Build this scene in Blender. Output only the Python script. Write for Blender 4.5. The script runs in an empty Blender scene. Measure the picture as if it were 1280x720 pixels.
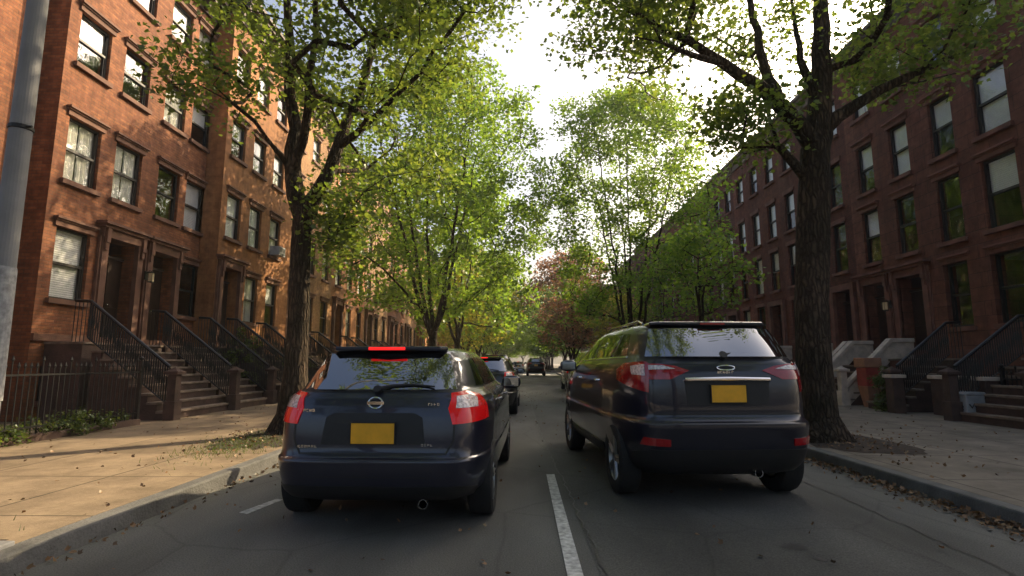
import bpy, bmesh, math, random
import numpy as np
from mathutils import Vector, Matrix
from mathutils.bvhtree import BVHTree
R = math.radians
rnd = random.Random(7)

# ------------------------------------------------------------------ camera, sky, sun, exposure
sc = bpy.context.scene
C = sc.collection
CAM_H = 1.38
cd = bpy.data.cameras.new('camera'); cam = bpy.data.objects.new('camera', cd); C.objects.link(cam)
cd.sensor_width = 36; cd.lens = 670 / 1280 * 36; cd.clip_start = 0.05; cd.clip_end = 3000
cam.location = (0, 0, CAM_H); cam.rotation_euler = (R(90 + 7.9), 0, R(1.04))
sc.camera = cam
SUN_EL, SUN_AZ = 33, 48          # azimuth measured from +Y towards +X
w = bpy.data.worlds.new('World'); sc.world = w; w.use_nodes = True
nt = w.node_tree
sky = nt.nodes.new('ShaderNodeTexSky'); sky.sky_type = 'NISHITA'; sky.sun_disc = False
sky.sun_elevation = R(SUN_EL); sky.sun_rotation = R(SUN_AZ)
sky.air_density = 1.0; sky.dust_density = 8.0; sky.ozone_density = 1.0
bg = nt.nodes['Background']; bg.inputs['Strength'].default_value = 0.15
nt.links.new(sky.outputs[0], bg.inputs[0])
sd = bpy.data.lights.new('sun', 'SUN'); sd.energy = 5.0; sd.angle = R(0.5); sd.color = (1.0, 0.80, 0.50)
sun = bpy.data.objects.new('sun', sd); C.objects.link(sun)
sv = Vector((math.sin(R(SUN_AZ)) * math.cos(R(SUN_EL)), math.cos(R(SUN_AZ)) * math.cos(R(SUN_EL)), math.sin(R(SUN_EL))))
sun.rotation_euler = sv.to_track_quat('Z', 'Y').to_euler(); sun.location = (20, 20, 40)
sc.view_settings.view_transform = 'Standard'; sc.view_settings.look = 'None'
sc.view_settings.exposure = 0.7; sc.view_settings.gamma = 1; sc.view_settings.use_curve_mapping = False
sc.cycles.max_bounces = 6; sc.cycles.diffuse_bounces = 3; sc.cycles.glossy_bounces = 3
sc.cycles.transmission_bounces = 4; sc.cycles.transparent_max_bounces = 12

# ------------------------------------------------------------------ materials
def lin(c): return (c[0], c[1], c[2], 1)
def newmat(name):
    m = bpy.data.materials.new(name); m.use_nodes = True
    return m, m.node_tree.nodes, m.node_tree.links, m.node_tree.nodes['Principled BSDF']
def mat(name, col, rough=.6, metal=0, coat=0, var=.15, scale=6, bump=0, spec=.5, bscale=40, emis=None):
    m, n, l, p = newmat(name)
    p.inputs['Roughness'].default_value = rough; p.inputs['Metallic'].default_value = metal
    p.inputs['Coat Weight'].default_value = coat; p.inputs['Coat Roughness'].default_value = .03
    p.inputs['Specular IOR Level'].default_value = spec
    tc = n.new('ShaderNodeTexCoord')
    if var:
        nz = n.new('ShaderNodeTexNoise'); nz.inputs['Scale'].default_value = scale; nz.inputs['Detail'].default_value = 6
        l.new(tc.outputs['Object'], nz.inputs['Vector'])
        rp = n.new('ShaderNodeValToRGB')
        rp.color_ramp.elements[0].position = .3; rp.color_ramp.elements[1].position = .7
        rp.color_ramp.elements[0].color = lin([c * (1 - var) for c in col]); rp.color_ramp.elements[1].color = lin([c * (1 + var) for c in col])
        l.new(nz.outputs['Fac'], rp.inputs[0]); l.new(rp.outputs[0], p.inputs['Base Color'])
    else: p.inputs['Base Color'].default_value = lin(col)
    if bump:
        nb = n.new('ShaderNodeTexNoise'); nb.inputs['Scale'].default_value = bscale; nb.inputs['Detail'].default_value = 5
        l.new(tc.outputs['Object'], nb.inputs['Vector'])
        b = n.new('ShaderNodeBump'); b.inputs['Strength'].default_value = bump; b.inputs['Distance'].default_value = .02
        l.new(nb.outputs['Fac'], b.inputs['Height']); l.new(b.outputs[0], p.inputs['Normal'])
    if emis:
        p.inputs['Emission Color'].default_value = lin(emis[0]); p.inputs['Emission Strength'].default_value = emis[1]
    return m
def math_node(n, op, a=None, b=None):
    x = n.new('ShaderNodeMath'); x.operation = op
    if a is not None and not hasattr(a, 'links'): x.inputs[0].default_value = a
    if b is not None and not hasattr(b, 'links'): x.inputs[1].default_value = b
    return x
def brick(name, c1, c2, mortar, bw=.215, bh=.075, ms=.010, stain=.35, bump=.5, rough=.85):
    m, n, l, p = newmat(name)
    p.inputs['Roughness'].default_value = rough; p.inputs['Specular IOR Level'].default_value = .3
    tc = n.new('ShaderNodeTexCoord'); sp = n.new('ShaderNodeSeparateXYZ'); l.new(tc.outputs['Object'], sp.inputs[0])
    ad = math_node(n, 'ADD'); l.new(sp.outputs['X'], ad.inputs[0]); l.new(sp.outputs['Y'], ad.inputs[1])
    cb = n.new('ShaderNodeCombineXYZ'); l.new(ad.outputs[0], cb.inputs[0]); l.new(sp.outputs['Z'], cb.inputs[1])
    bt = n.new('ShaderNodeTexBrick'); bt.inputs['Scale'].default_value = 1
    bt.inputs['Brick Width'].default_value = bw; bt.inputs['Row Height'].default_value = bh
    bt.inputs['Mortar Size'].default_value = ms; bt.inputs['Mortar Smooth'].default_value = .3
    bt.inputs['Color1'].default_value = lin(c1); bt.inputs['Color2'].default_value = lin(c2); bt.inputs['Mortar'].default_value = lin(mortar)
    bt.inputs['Bias'].default_value = -.1
    l.new(cb.outputs[0], bt.inputs['Vector'])
    nz = n.new('ShaderNodeTexNoise'); nz.inputs['Scale'].default_value = .9; nz.inputs['Detail'].default_value = 8; nz.inputs['Roughness'].default_value = .65
    mp = n.new('ShaderNodeMapping'); mp.inputs['Scale'].default_value = (1, 1, .45); l.new(tc.outputs['Object'], mp.inputs[0]); l.new(mp.outputs[0], nz.inputs['Vector'])
    rp = n.new('ShaderNodeValToRGB'); rp.color_ramp.elements[0].position = .32; rp.color_ramp.elements[1].position = .68
    a = 1 - stain; rp.color_ramp.elements[0].color = (a, a * .97, a * .95, 1); rp.color_ramp.elements[1].color = (1.12, 1.1, 1.08, 1)
    l.new(nz.outputs['Fac'], rp.inputs[0])
    mx = n.new('ShaderNodeMix'); mx.data_type = 'RGBA'; mx.blend_type = 'MULTIPLY'; mx.inputs[0].default_value = 1
    l.new(bt.outputs['Color'], mx.inputs[6]); l.new(rp.outputs[0], mx.inputs[7]); cur = mx.outputs[2]
    for sc3, lo, hi, a, b_ in (((3.2, 3.2, .22), .38, .72, .72, 1.08), ((4.5, 4.5, 5), .36, .66, .70, 1.18), ((.35, .35, .3), .4, .62, .82, 1.1)):
        m2 = n.new('ShaderNodeMapping'); m2.inputs['Scale'].default_value = sc3; n3 = n.new('ShaderNodeTexNoise'); n3.inputs['Scale'].default_value = 1; n3.inputs['Detail'].default_value = 7; n3.inputs['Roughness'].default_value = .65
        r3 = n.new('ShaderNodeValToRGB'); r3.color_ramp.elements[0].position = lo; r3.color_ramp.elements[1].position = hi
        r3.color_ramp.elements[0].color = (a, a, a, 1); r3.color_ramp.elements[1].color = (b_, b_, b_, 1)
        m3 = n.new('ShaderNodeMix'); m3.data_type = 'RGBA'; m3.blend_type = 'MULTIPLY'; m3.inputs[0].default_value = 1
        l.new(tc.outputs['Object'], m2.inputs[0]); l.new(m2.outputs[0], n3.inputs['Vector']); l.new(n3.outputs['Fac'], r3.inputs[0]); l.new(cur, m3.inputs[6]); l.new(r3.outputs[0], m3.inputs[7]); cur = m3.outputs[2]
    l.new(cur, p.inputs['Base Color'])
    n2 = n.new('ShaderNodeTexNoise'); n2.inputs['Scale'].default_value = 60; l.new(tc.outputs['Object'], n2.inputs['Vector'])
    h = math_node(n, 'MULTIPLY_ADD', None, .25); l.new(n2.outputs['Fac'], h.inputs[0])
    iv = math_node(n, 'SUBTRACT', 1.0); l.new(bt.outputs['Fac'], iv.inputs[1]); l.new(iv.outputs[0], h.inputs[2])
    b = n.new('ShaderNodeBump'); b.inputs['Strength'].default_value = bump; b.inputs['Distance'].default_value = .008
    l.new(h.outputs[0], b.inputs['Height']); l.new(b.outputs[0], p.inputs['Normal'])
    return m
def glass_mat(name, ior=1.9, tint=.75, wave=.25, wscale=2.2):
    m, n, l, p = newmat(name); n.remove(p); out = n['Material Output']
    g = n.new('ShaderNodeBsdfGlossy'); g.inputs['Roughness'].default_value = .015; g.inputs['Color'].default_value = (.95, .97, 1, 1)
    t = n.new('ShaderNodeBsdfTransparent'); t.inputs[0].default_value = (tint, tint, tint, 1)
    f0 = ((ior - 1) / (ior + 1)) ** 2            # Schlick's law, the same from both sides of a thin pane
    ge = n.new('ShaderNodeNewGeometry'); dt = n.new('ShaderNodeVectorMath'); dt.operation = 'DOT_PRODUCT'
    l.new(ge.outputs['Normal'], dt.inputs[0]); l.new(ge.outputs['Incoming'], dt.inputs[1])
    ab = math_node(n, 'ABSOLUTE'); l.new(dt.outputs['Value'], ab.inputs[0]); iv = math_node(n, 'SUBTRACT', 1.0); l.new(ab.outputs[0], iv.inputs[1])
    pw = math_node(n, 'POWER', None, 5.0); l.new(iv.outputs[0], pw.inputs[0])
    fr = math_node(n, 'MULTIPLY_ADD', None, 1 - f0); l.new(pw.outputs[0], fr.inputs[0]); fr.inputs[2].default_value = f0
    mx = n.new('ShaderNodeMixShader')
    tc = n.new('ShaderNodeTexCoord'); nz = n.new('ShaderNodeTexNoise'); nz.inputs['Scale'].default_value = wscale; nz.inputs['Detail'].default_value = 1
    oi = n.new('ShaderNodeObjectInfo'); va = n.new('ShaderNodeVectorMath'); va.operation = 'ADD'
    l.new(tc.outputs['Object'], va.inputs[0]); l.new(oi.outputs['Random'], va.inputs[1]); l.new(va.outputs[0], nz.inputs['Vector'])
    b = n.new('ShaderNodeBump'); b.inputs['Strength'].default_value = wave; b.inputs['Distance'].default_value = .02
    l.new(nz.outputs['Fac'], b.inputs['Height']); l.new(b.outputs[0], g.inputs['Normal'])
    l.new(fr.outputs[0], mx.inputs[0]); l.new(t.outputs[0], mx.inputs[1]); l.new(g.outputs[0], mx.inputs[2]); l.new(mx.outputs[0], out.inputs[0])
    return m
def leaf_mat(name, c, trans, tfac=.5, var=.45):
    m, n, l, p = newmat(name)
    n.remove(p); out = n['Material Output']
    geo = n.new('ShaderNodeNewGeometry')
    rp = n.new('ShaderNodeValToRGB'); e = rp.color_ramp.elements
    e[0].color = lin([x * (1 - var) for x in c]); e[1].color = lin([c[0] * (1 + var) * 1.15, c[1] * (1 + var), c[2] * (1 + var * .5)])
    rt = n.new('ShaderNodeValToRGB'); e = rt.color_ramp.elements
    e[0].color = lin([x * (1 - var * .6) for x in trans]); e[1].color = lin([trans[0] * (1 + var) * 1.2, trans[1] * (1 + var * .6), trans[2]])
    l.new(geo.outputs['Random Per Island'], rp.inputs[0]); l.new(geo.outputs['Random Per Island'], rt.inputs[0])
    d = n.new('ShaderNodeBsdfDiffuse'); t = n.new('ShaderNodeBsdfTranslucent'); g = n.new('ShaderNodeBsdfGlossy'); g.inputs['Roughness'].default_value = .45
    g.inputs['Color'].default_value = (.8, .85, .8, 1)
    l.new(rp.outputs[0], d.inputs[0]); l.new(rt.outputs[0], t.inputs[0])
    m1 = n.new('ShaderNodeMixShader'); m1.inputs[0].default_value = tfac
    l.new(d.outputs[0], m1.inputs[1]); l.new(t.outputs[0], m1.inputs[2])
    m2 = n.new('ShaderNodeMixShader'); m2.inputs[0].default_value = .05
    l.new(m1.outputs[0], m2.inputs[1]); l.new(g.outputs[0], m2.inputs[2]); l.new(m2.outputs[0], out.inputs[0])
    return m
def asphalt(name, c, patch=.25):
    m, n, l, p = newmat(name); p.inputs['Roughness'].default_value = .78; p.inputs['Specular IOR Level'].default_value = .35
    tc = n.new('ShaderNodeTexCoord')
    def nz(s, d, sc3=(1, 1, 1)):
        x = n.new('ShaderNodeTexNoise'); x.inputs['Scale'].default_value = s; x.inputs['Detail'].default_value = d
        mp = n.new('ShaderNodeMapping'); mp.inputs['Scale'].default_value = sc3; l.new(tc.outputs['Object'], mp.inputs[0]); l.new(mp.outputs[0], x.inputs['Vector']); return x
    a = nz(.9, 7, (1, .35, 1)); b = nz(90, 3); k = nz(.35, 5, (1, .2, 1))
    rp = n.new('ShaderNodeValToRGB'); rp.color_ramp.elements[0].position = .35; rp.color_ramp.elements[1].position = .65
    rp.color_ramp.elements[0].color = lin([x * (1 - patch) for x in c]); rp.color_ramp.elements[1].color = lin([x * (1 + patch) for x in c])
    l.new(a.outputs['Fac'], rp.inputs[0])
    r2 = n.new('ShaderNodeValToRGB'); r2.color_ramp.elements[0].position = .3; r2.color_ramp.elements[1].position = .75
    r2.color_ramp.elements[0].color = (.6, .6, .6, 1); r2.color_ramp.elements[1].color = (1.5, 1.5, 1.45, 1); l.new(b.outputs['Fac'], r2.inputs[0])
    r3 = n.new('ShaderNodeValToRGB'); r3.color_ramp.elements[0].position = .4; r3.color_ramp.elements[1].position = .6
    r3.color_ramp.elements[0].color = (.8, .8, .8, 1); r3.color_ramp.elements[1].color = (1.15, 1.15, 1.15, 1); l.new(k.outputs['Fac'], r3.inputs[0])
    vo = n.new('ShaderNodeTexVoronoi'); vo.feature = 'DISTANCE_TO_EDGE'; vo.inputs['Scale'].default_value = .55
    wv = n.new('ShaderNodeVectorMath'); wv.operation = 'MULTIPLY_ADD'; wv.inputs[1].default_value = (.5, .5, .5)
    l.new(a.outputs['Color'], wv.inputs[0]); l.new(tc.outputs['Object'], wv.inputs[2]); l.new(wv.outputs[0], vo.inputs['Vector'])
    rc = n.new('ShaderNodeValToRGB'); rc.color_ramp.elements[0].position = .0; rc.color_ramp.elements[1].position = .012
    rc.color_ramp.elements[0].color = (.78, .78, .78, 1); rc.color_ramp.elements[1].color = (1, 1, 1, 1); l.new(vo.outputs['Distance'], rc.inputs[0])
    cur = rp.outputs[0]
    for r in (r2, r3, rc):
        x = n.new('ShaderNodeMix'); x.data_type = 'RGBA'; x.blend_type = 'MULTIPLY'; x.inputs[0].default_value = 1
        l.new(cur, x.inputs[6]); l.new(r.outputs[0], x.inputs[7]); cur = x.outputs[2]
    l.new(cur, p.inputs['Base Color'])
    bp = n.new('ShaderNodeBump'); bp.inputs['Strength'].default_value = .5; bp.inputs['Distance'].default_value = .006
    l.new(b.outputs['Fac'], bp.inputs['Height']); l.new(bp.outputs[0], p.inputs['Normal'])
    return m
def pavement_mat(name, c):
    m, n, l, p = newmat(name); p.inputs['Roughness'].default_value = .85
    tc = n.new('ShaderNodeTexCoord')
    bt = n.new('ShaderNodeTexBrick'); bt.offset = 0; bt.inputs['Scale'].default_value = 1
    bt.inputs['Brick Width'].default_value = 1.5; bt.inputs['Row Height'].default_value = 1.5; bt.inputs['Mortar Size'].default_value = .014
    bt.inputs['Color1'].default_value = lin(c); bt.inputs['Color2'].default_value = lin([x * .78 for x in c]); bt.inputs['Mortar'].default_value = lin([x * .35 for x in c])
    l.new(tc.outputs['Object'], bt.inputs['Vector'])
    nz = n.new('ShaderNodeTexNoise'); nz.inputs['Scale'].default_value = 1.6; nz.inputs['Detail'].default_value = 9; nz.inputs['Roughness'].default_value = .7
    l.new(tc.outputs['Object'], nz.inputs['Vector'])
    rp = n.new('ShaderNodeValToRGB'); rp.color_ramp.elements[0].position = .35; rp.color_ramp.elements[1].position = .66
    rp.color_ramp.elements[0].color = (.55, .53, .5, 1); rp.color_ramp.elements[1].color = (1.15, 1.13, 1.1, 1); l.new(nz.outputs['Fac'], rp.inputs[0])
    x = n.new('ShaderNodeMix'); x.data_type = 'RGBA'; x.blend_type = 'MULTIPLY'; x.inputs[0].default_value = 1
    l.new(bt.outputs['Color'], x.inputs[6]); l.new(rp.outputs[0], x.inputs[7]); l.new(x.outputs[2], p.inputs['Base Color'])
    n2 = n.new('ShaderNodeTexNoise'); n2.inputs['Scale'].default_value = 35; n2.inputs['Detail'].default_value = 4; l.new(tc.outputs['Object'], n2.inputs['Vector'])
    b = n.new('ShaderNodeBump'); b.inputs['Strength'].default_value = .4; b.inputs['Distance'].default_value = .01
    l.new(n2.outputs['Fac'], b.inputs['Height']); l.new(b.outputs[0], p.inputs['Normal'])
    return m
M = {}
M['brick_warm'] = brick('brick_warm', (.40, .155, .068), (.24, .085, .045), (.24, .12, .07))
M['stucco_warm'] = brick('stucco_warm', (.46, .21, .085), (.40, .18, .075), (.30, .12, .05), .6, .3, .004, .25, .25)
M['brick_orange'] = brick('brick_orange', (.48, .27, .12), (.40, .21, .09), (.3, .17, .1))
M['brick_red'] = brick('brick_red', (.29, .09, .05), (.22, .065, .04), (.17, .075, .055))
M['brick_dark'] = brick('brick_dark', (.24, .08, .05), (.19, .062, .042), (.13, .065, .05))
M['brownstone'] = brick('brownstone', (.25, .10, .062), (.21, .082, .052), (.11, .05, .033), .75, .36, .01, .3, .5)
M['brownstone_tan'] = brick('brownstone_tan', (.40, .24, .12), (.35, .2, .1), (.2, .11, .06), .75, .36, .01, .3, .4)
M['stone_trim'] = mat('stone_trim', (.15, .072, .046), .85, bump=.3, var=.3, scale=3)
M['stone_trim_red'] = mat('stone_trim_red', (.18, .075, .05), .85, bump=.3, var=.3, scale=3)
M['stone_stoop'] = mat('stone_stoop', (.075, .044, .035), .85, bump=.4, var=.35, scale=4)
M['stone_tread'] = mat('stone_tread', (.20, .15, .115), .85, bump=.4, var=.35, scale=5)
M['stone_light'] = mat('stone_light', (.58, .48, .40), .85, bump=.4, var=.25, scale=5)
M['iron'] = mat('iron', (.012, .012, .013), .4, metal=.2, var=.3)
M['frame_dark'] = mat('frame_dark', (.02, .016, .014), .5)
M['frame_white'] = mat('frame_white', (.45, .42, .36), .5)
M['curtain'] = mat('curtain', (.8, .79, .72), .9, var=.12)
M['blind'] = mat('blind', (.8, .8, .78), .9, var=.06)
M['door_wood'] = mat('door_wood', (.03, .016, .011), .35, var=.3)
M['roofing'] = mat('roofing', (.06, .055, .05), .9)
M['pane'] = glass_mat('pane', 1.95, .93, .6)
M['cornice_dark'] = mat('cornice_dark', (.07, .045, .035), .7)
M['cornice_green'] = mat('cornice_green', (.17, .115, .085), .7)
M['asphalt'] = asphalt('asphalt', (.12, .119, .112), .35)
M['asphalt_new'] = asphalt('asphalt_new', (.098, .097, .092), .3)
M['pavement_left'] = pavement_mat('pavement_left', (.30, .225, .15))
M['pavement_right'] = pavement_mat('pavement_right', (.25, .215, .175))
M['kerbstone'] = mat('kerbstone', (.13, .128, .125), .85, bump=.5, var=.3, scale=3)
M['ground'] = mat('ground', (.08, .07, .055), .95, bump=.5, var=.3, scale=2)
M['soil'] = mat('soil', (.05, .035, .025), .95, bump=1, var=.5, scale=8)
M['roadpaint'] = mat('roadpaint', (.50, .50, .48), .75, var=.45, scale=22, bump=.5)
M['tar'] = mat('tar', (.022, .022, .023), .45, var=.2, bump=.3)
M['stain'] = mat('stain', (.055, .054, .052), .6, var=.3, scale=7)
def bark_mat(name, c):
    m, n, l, p = newmat(name); p.inputs['Roughness'].default_value = .95; p.inputs['Specular IOR Level'].default_value = .2
    tc = n.new('ShaderNodeTexCoord'); mp = n.new('ShaderNodeMapping'); mp.inputs['Scale'].default_value = (1, 1, .16); l.new(tc.outputs['Object'], mp.inputs[0])
    wz = n.new('ShaderNodeTexNoise'); wz.inputs['Scale'].default_value = 5; wz.inputs['Detail'].default_value = 4; l.new(tc.outputs['Object'], wz.inputs['Vector'])
    wv = n.new('ShaderNodeVectorMath'); wv.operation = 'MULTIPLY_ADD'; wv.inputs[1].default_value = (.09, .09, .09); l.new(wz.outputs['Color'], wv.inputs[0]); l.new(mp.outputs[0], wv.inputs[2])
    vo = n.new('ShaderNodeTexVoronoi'); vo.feature = 'DISTANCE_TO_EDGE'; vo.inputs['Scale'].default_value = 17; l.new(wv.outputs[0], vo.inputs['Vector'])
    nz = n.new('ShaderNodeTexNoise'); nz.inputs['Scale'].default_value = 2.2; nz.inputs['Detail'].default_value = 8; l.new(tc.outputs['Object'], nz.inputs['Vector'])
    r1 = n.new('ShaderNodeValToRGB'); r1.color_ramp.elements[0].color = lin([x * .35 for x in c]); r1.color_ramp.elements[1].position = .35; r1.color_ramp.elements[1].color = lin([x * 1.25 for x in c]); l.new(vo.outputs['Distance'], r1.inputs[0])
    r2 = n.new('ShaderNodeValToRGB'); r2.color_ramp.elements[0].position = .35; r2.color_ramp.elements[1].position = .68; r2.color_ramp.elements[0].color = (.55, .6, .5, 1); r2.color_ramp.elements[1].color = (1.35, 1.25, 1.15, 1); l.new(nz.outputs['Fac'], r2.inputs[0])
    mx = n.new('ShaderNodeMix'); mx.data_type = 'RGBA'; mx.blend_type = 'MULTIPLY'; mx.inputs[0].default_value = 1; l.new(r1.outputs[0], mx.inputs[6]); l.new(r2.outputs[0], mx.inputs[7]); l.new(mx.outputs[2], p.inputs['Base Color'])
    cl_ = n.new('ShaderNodeClamp'); cl_.inputs['Max'].default_value = .3; l.new(vo.outputs['Distance'], cl_.inputs[0])
    b = n.new('ShaderNodeBump'); b.inputs['Strength'].default_value = 1; b.inputs['Distance'].default_value = .09; l.new(cl_.outputs[0], b.inputs['Height']); l.new(b.outputs[0], p.inputs['Normal'])
    return m
M['bark'] = bark_mat('bark', (.075, .055, .042)); mat('bark_plain', (.055, .04, .03), .95, bump=1.0, var=.45, scale=9, bscale=22)
M['bark_light'] = mat('bark_light', (.10, .07, .05), .95, bump=1.0, var=.4, scale=9, bscale=22)
M['leaf'] = leaf_mat('leaf', (.05, .10, .026), (.20, .33, .045), .5)
M['leaf_bright'] = leaf_mat('leaf_bright', (.05, .115, .022), (.24, .45, .04), .55)
M['leaf_yellow'] = leaf_mat('leaf_yellow', (.12, .15, .03), (.42, .48, .05), .55)
M['leaf_pink'] = leaf_mat('leaf_pink', (.13, .08, .05), (.32, .20, .12), .5)
M['leaf_shrub'] = leaf_mat('leaf_shrub', (.04, .075, .02), (.15, .25, .03), .4)
M['litter'] = leaf_mat('litter', (.16, .10, .06), (.1, .06, .03), .1, .6)
M['steel'] = mat('steel', (.21, .21, .22), .7, metal=.1, var=.12, scale=5, bump=.1)
M['steel_patch'] = mat('steel_patch', (.30, .30, .31), .8, var=.35, scale=25)
# cars
def paint(name, c, metal=.4):
    return mat(name, c, .32, metal=metal, coat=1, var=.05, scale=40)
M['paint_navy'] = paint('paint_navy', (.018, .020, .038))
M['paint_charcoal'] = paint('paint_charcoal', (.012, .014, .027))
M['paint_black'] = paint('paint_black', (.01, .01, .011))
M['paint_silver'] = paint('paint_silver', (.42, .43, .44), .7)
M['paint_white'] = paint('paint_white', (.7, .7, .69), 0)
M['paint_grey'] = paint('paint_grey', (.10, .105, .11), .6)
M['plastic'] = mat('plastic', (.012, .012, .013), .55, var=.1)
M['rubber'] = mat('rubber', (.014, .014, .014), .85, bump=.2)
M['rim'] = mat('rim', (.30, .31, .32), .35, metal=.9, var=.05)
M['chrome'] = mat('chrome', (.75, .76, .78), .12, metal=1, var=0)
M['plate'] = mat('plate', (.85, .42, .02), .45, var=.1, scale=12)
M['plate_mark'] = mat('plate_mark', (.50, .25, .02), .5, var=0)
M['car_glass'] = glass_mat('car_glass', 3.6, .12, .03, 1)
M['car_glass_side'] = glass_mat('car_glass_side', 1.7, .35, .03, 1)
M['lens_red'] = mat('lens_red', (.42, .004, .006), .15, coat=.6, var=.1, scale=30, emis=((1, .01, .01), .10))
M['lens_lit'] = mat('lens_lit', (.6, .01, .01), .15, coat=1, var=0, emis=((1, .02, .02), .7))
M['lens_dim'] = mat('lens_dim', (.32, .006, .01), .12, coat=1, var=.2, scale=30)
M['lens_clear'] = mat('lens_clear', (.62, .55, .55), .12, metal=.35, coat=1, var=.5, scale=45, bump=.6, bscale=60)
M['red_box'] = mat('red_box', (.34, .045, .03), .5, var=.2)
M['orange_box'] = mat('orange_box', (.36, .17, .10), .6, var=.2)
M['grey_box'] = mat('grey_box', (.33, .34, .36), .6, var=.2)
M['scrawl'] = mat('scrawl', (.02, .02, .025), .6)
M['lamp_glass'] = mat('lamp_glass', (.35, .28, .18), .3, emis=((1, .72, .38), .03))

# ------------------------------------------------------------------ object helpers
def tag(o, label=None, cat=None, group=None, kind=None):
    if label: o['label'] = label
    if cat: o['category'] = cat
    if group: o['group'] = group
    if kind: o['kind'] = kind
    return o
def empty(name, loc=(0, 0, 0), rz=0, label=None, cat=None, group=None):
    o = bpy.data.objects.new(name, None); C.objects.link(o); o.location = loc; o.rotation_euler = (0, 0, rz); o.empty_display_size = .2
    return tag(o, label, cat, group)
def link(name, me, m, parent=None, loc=(0, 0, 0), rot=(0, 0, 0)):
    if m is not None and not me.materials: me.materials.append(m)
    o = bpy.data.objects.new(name, me); C.objects.link(o); o.parent = parent; o.location = loc; o.rotation_euler = rot
    return o
class MB:
    def __init__(s): s.v = []; s.f = []
    def add(s, vs, fs):
        k = len(s.v); s.v += [tuple(v) for v in vs]; s.f += [tuple(i + k for i in f) for f in fs]; return s
    def box(s, x0, x1, y0, y1, z0, z1):
        x0, x1 = sorted((x0, x1)); y0, y1 = sorted((y0, y1)); z0, z1 = sorted((z0, z1))
        return s.add([(x0, y0, z0), (x1, y0, z0), (x1, y1, z0), (x0, y1, z0), (x0, y0, z1), (x1, y0, z1), (x1, y1, z1), (x0, y1, z1)],
                     [(0, 3, 2, 1), (4, 5, 6, 7), (0, 1, 5, 4), (1, 2, 6, 5), (2, 3, 7, 6), (3, 0, 4, 7)])
    def tube(s, pts, rad, n=6, cap=True):
        P = [Vector(p) for p in pts]
        if not hasattr(rad, '__len__'): rad = [rad] * len(P)
        up = None; rings = []
        for i, p in enumerate(P):
            d = (P[min(i + 1, len(P) - 1)] - P[max(i - 1, 0)]).normalized()
            if up is None: up = Vector((0, 0, 1)) if abs(d.z) < .9 else Vector((1, 0, 0))
            a = d.cross(up)
            if a.length < 1e-5: a = d.cross(Vector((0, 1, 0)))
            a.normalize(); up = a.cross(d).normalized()
            rings.append([p + (a * math.cos(t) + up * math.sin(t)) * rad[i] for t in (2 * math.pi * k / n for k in range(n))])
        vs = [v for r in rings for v in r]; fs = []
        for i in range(len(P) - 1):
            for k in range(n):
                a, b = i * n + k, i * n + (k + 1) % n; fs.append((a, b, b + n, a + n))
        if cap: fs += [tuple(range(n - 1, -1, -1)), tuple((len(P) - 1) * n + k for k in range(n))]
        return s.add(vs, fs)
    def lathe(s, prof, n=24, org=(0, 0, 0), axis='z'):
        vs = []; fs = []
        for r, z in prof:
            for k in range(n):
                t = 2 * math.pi * k / n; c, q = r * math.cos(t), r * math.sin(t)
                v = (c, q, z) if axis == 'z' else (z, c, q)
                vs.append((v[0] + org[0], v[1] + org[1], v[2] + org[2]))
        for i in range(len(prof) - 1):
            for k in range(n):
                a, b = i * n + k, i * n + (k + 1) % n; fs.append((a, b, b + n, a + n))
        return s.add(vs, fs)
    def prism(s, poly, x0, x1, axis='x'):      # poly of (a,b) extruded along axis
        n = len(poly); g = (lambda a, b, t: (t, a, b)) if axis == 'x' else (lambda a, b, t: (a, t, b)) if axis == 'y' else (lambda a, b, t: (a, b, t))
        vs = [g(a, b, x0) for a, b in poly] + [g(a, b, x1) for a, b in poly]
        return s.add(vs, [tuple(range(n)), tuple(range(2 * n - 1, n - 1, -1))] + [((i + 1) % n, i, i + n, (i + 1) % n + n) for i in range(n)])
    def mesh(s, name, smooth=False, fix=True):
        me = bpy.data.meshes.new(name); me.from_pydata(s.v, [], s.f)
        if fix:
            bm = bmesh.new(); bm.from_mesh(me); bmesh.ops.recalc_face_normals(bm, faces=bm.faces); bm.to_mesh(me); bm.free()
        if smooth:
            me.polygons.foreach_set('use_smooth', [True] * len(me.polygons)); me.set_sharp_from_angle(angle=R(38))
        me.update(); return me
    def build(s, name, m, parent=None, loc=(0, 0, 0), rot=(0, 0, 0), smooth=False, bevel=0):
        o = link(name, s.mesh(name, smooth), m, parent, loc, rot)
        if bevel:
            b = o.modifiers.new('bevel', 'BEVEL'); b.width = bevel; b.segments = 2; b.limit_method = 'ANGLE'
        return o
def copy_tree(o, parent=None):
    c = o.copy(); C.objects.link(c); c.parent = parent
    for ch in [x for x in bpy.data.objects if x.parent == o]: copy_tree(ch, c)
    return c

# ------------------------------------------------------------------ ground, road, pavements
KL, KR = -3.33, 4.15
Y0, YE = -30, 420
XS0, XS1 = 66, 75          # side street
struct = dict(kind='structure')
tag(MB().box(-260, 260, -80, 520, -.5, -.02).build('ground', M['ground']), **struct)
def sheet(name, x0, x1, y0, y1, z, m): return tag(MB().add([(x0, y0, z), (x1, y0, z), (x1, y1, z), (x0, y1, z)], [(0, 1, 2, 3)]).build(name, m), **struct)
sheet('road', KL, KR, Y0, YE, 0, M['asphalt'])
sheet('cross_street', -200, 200, XS0, XS1, .004, M['asphalt_new'])
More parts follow.
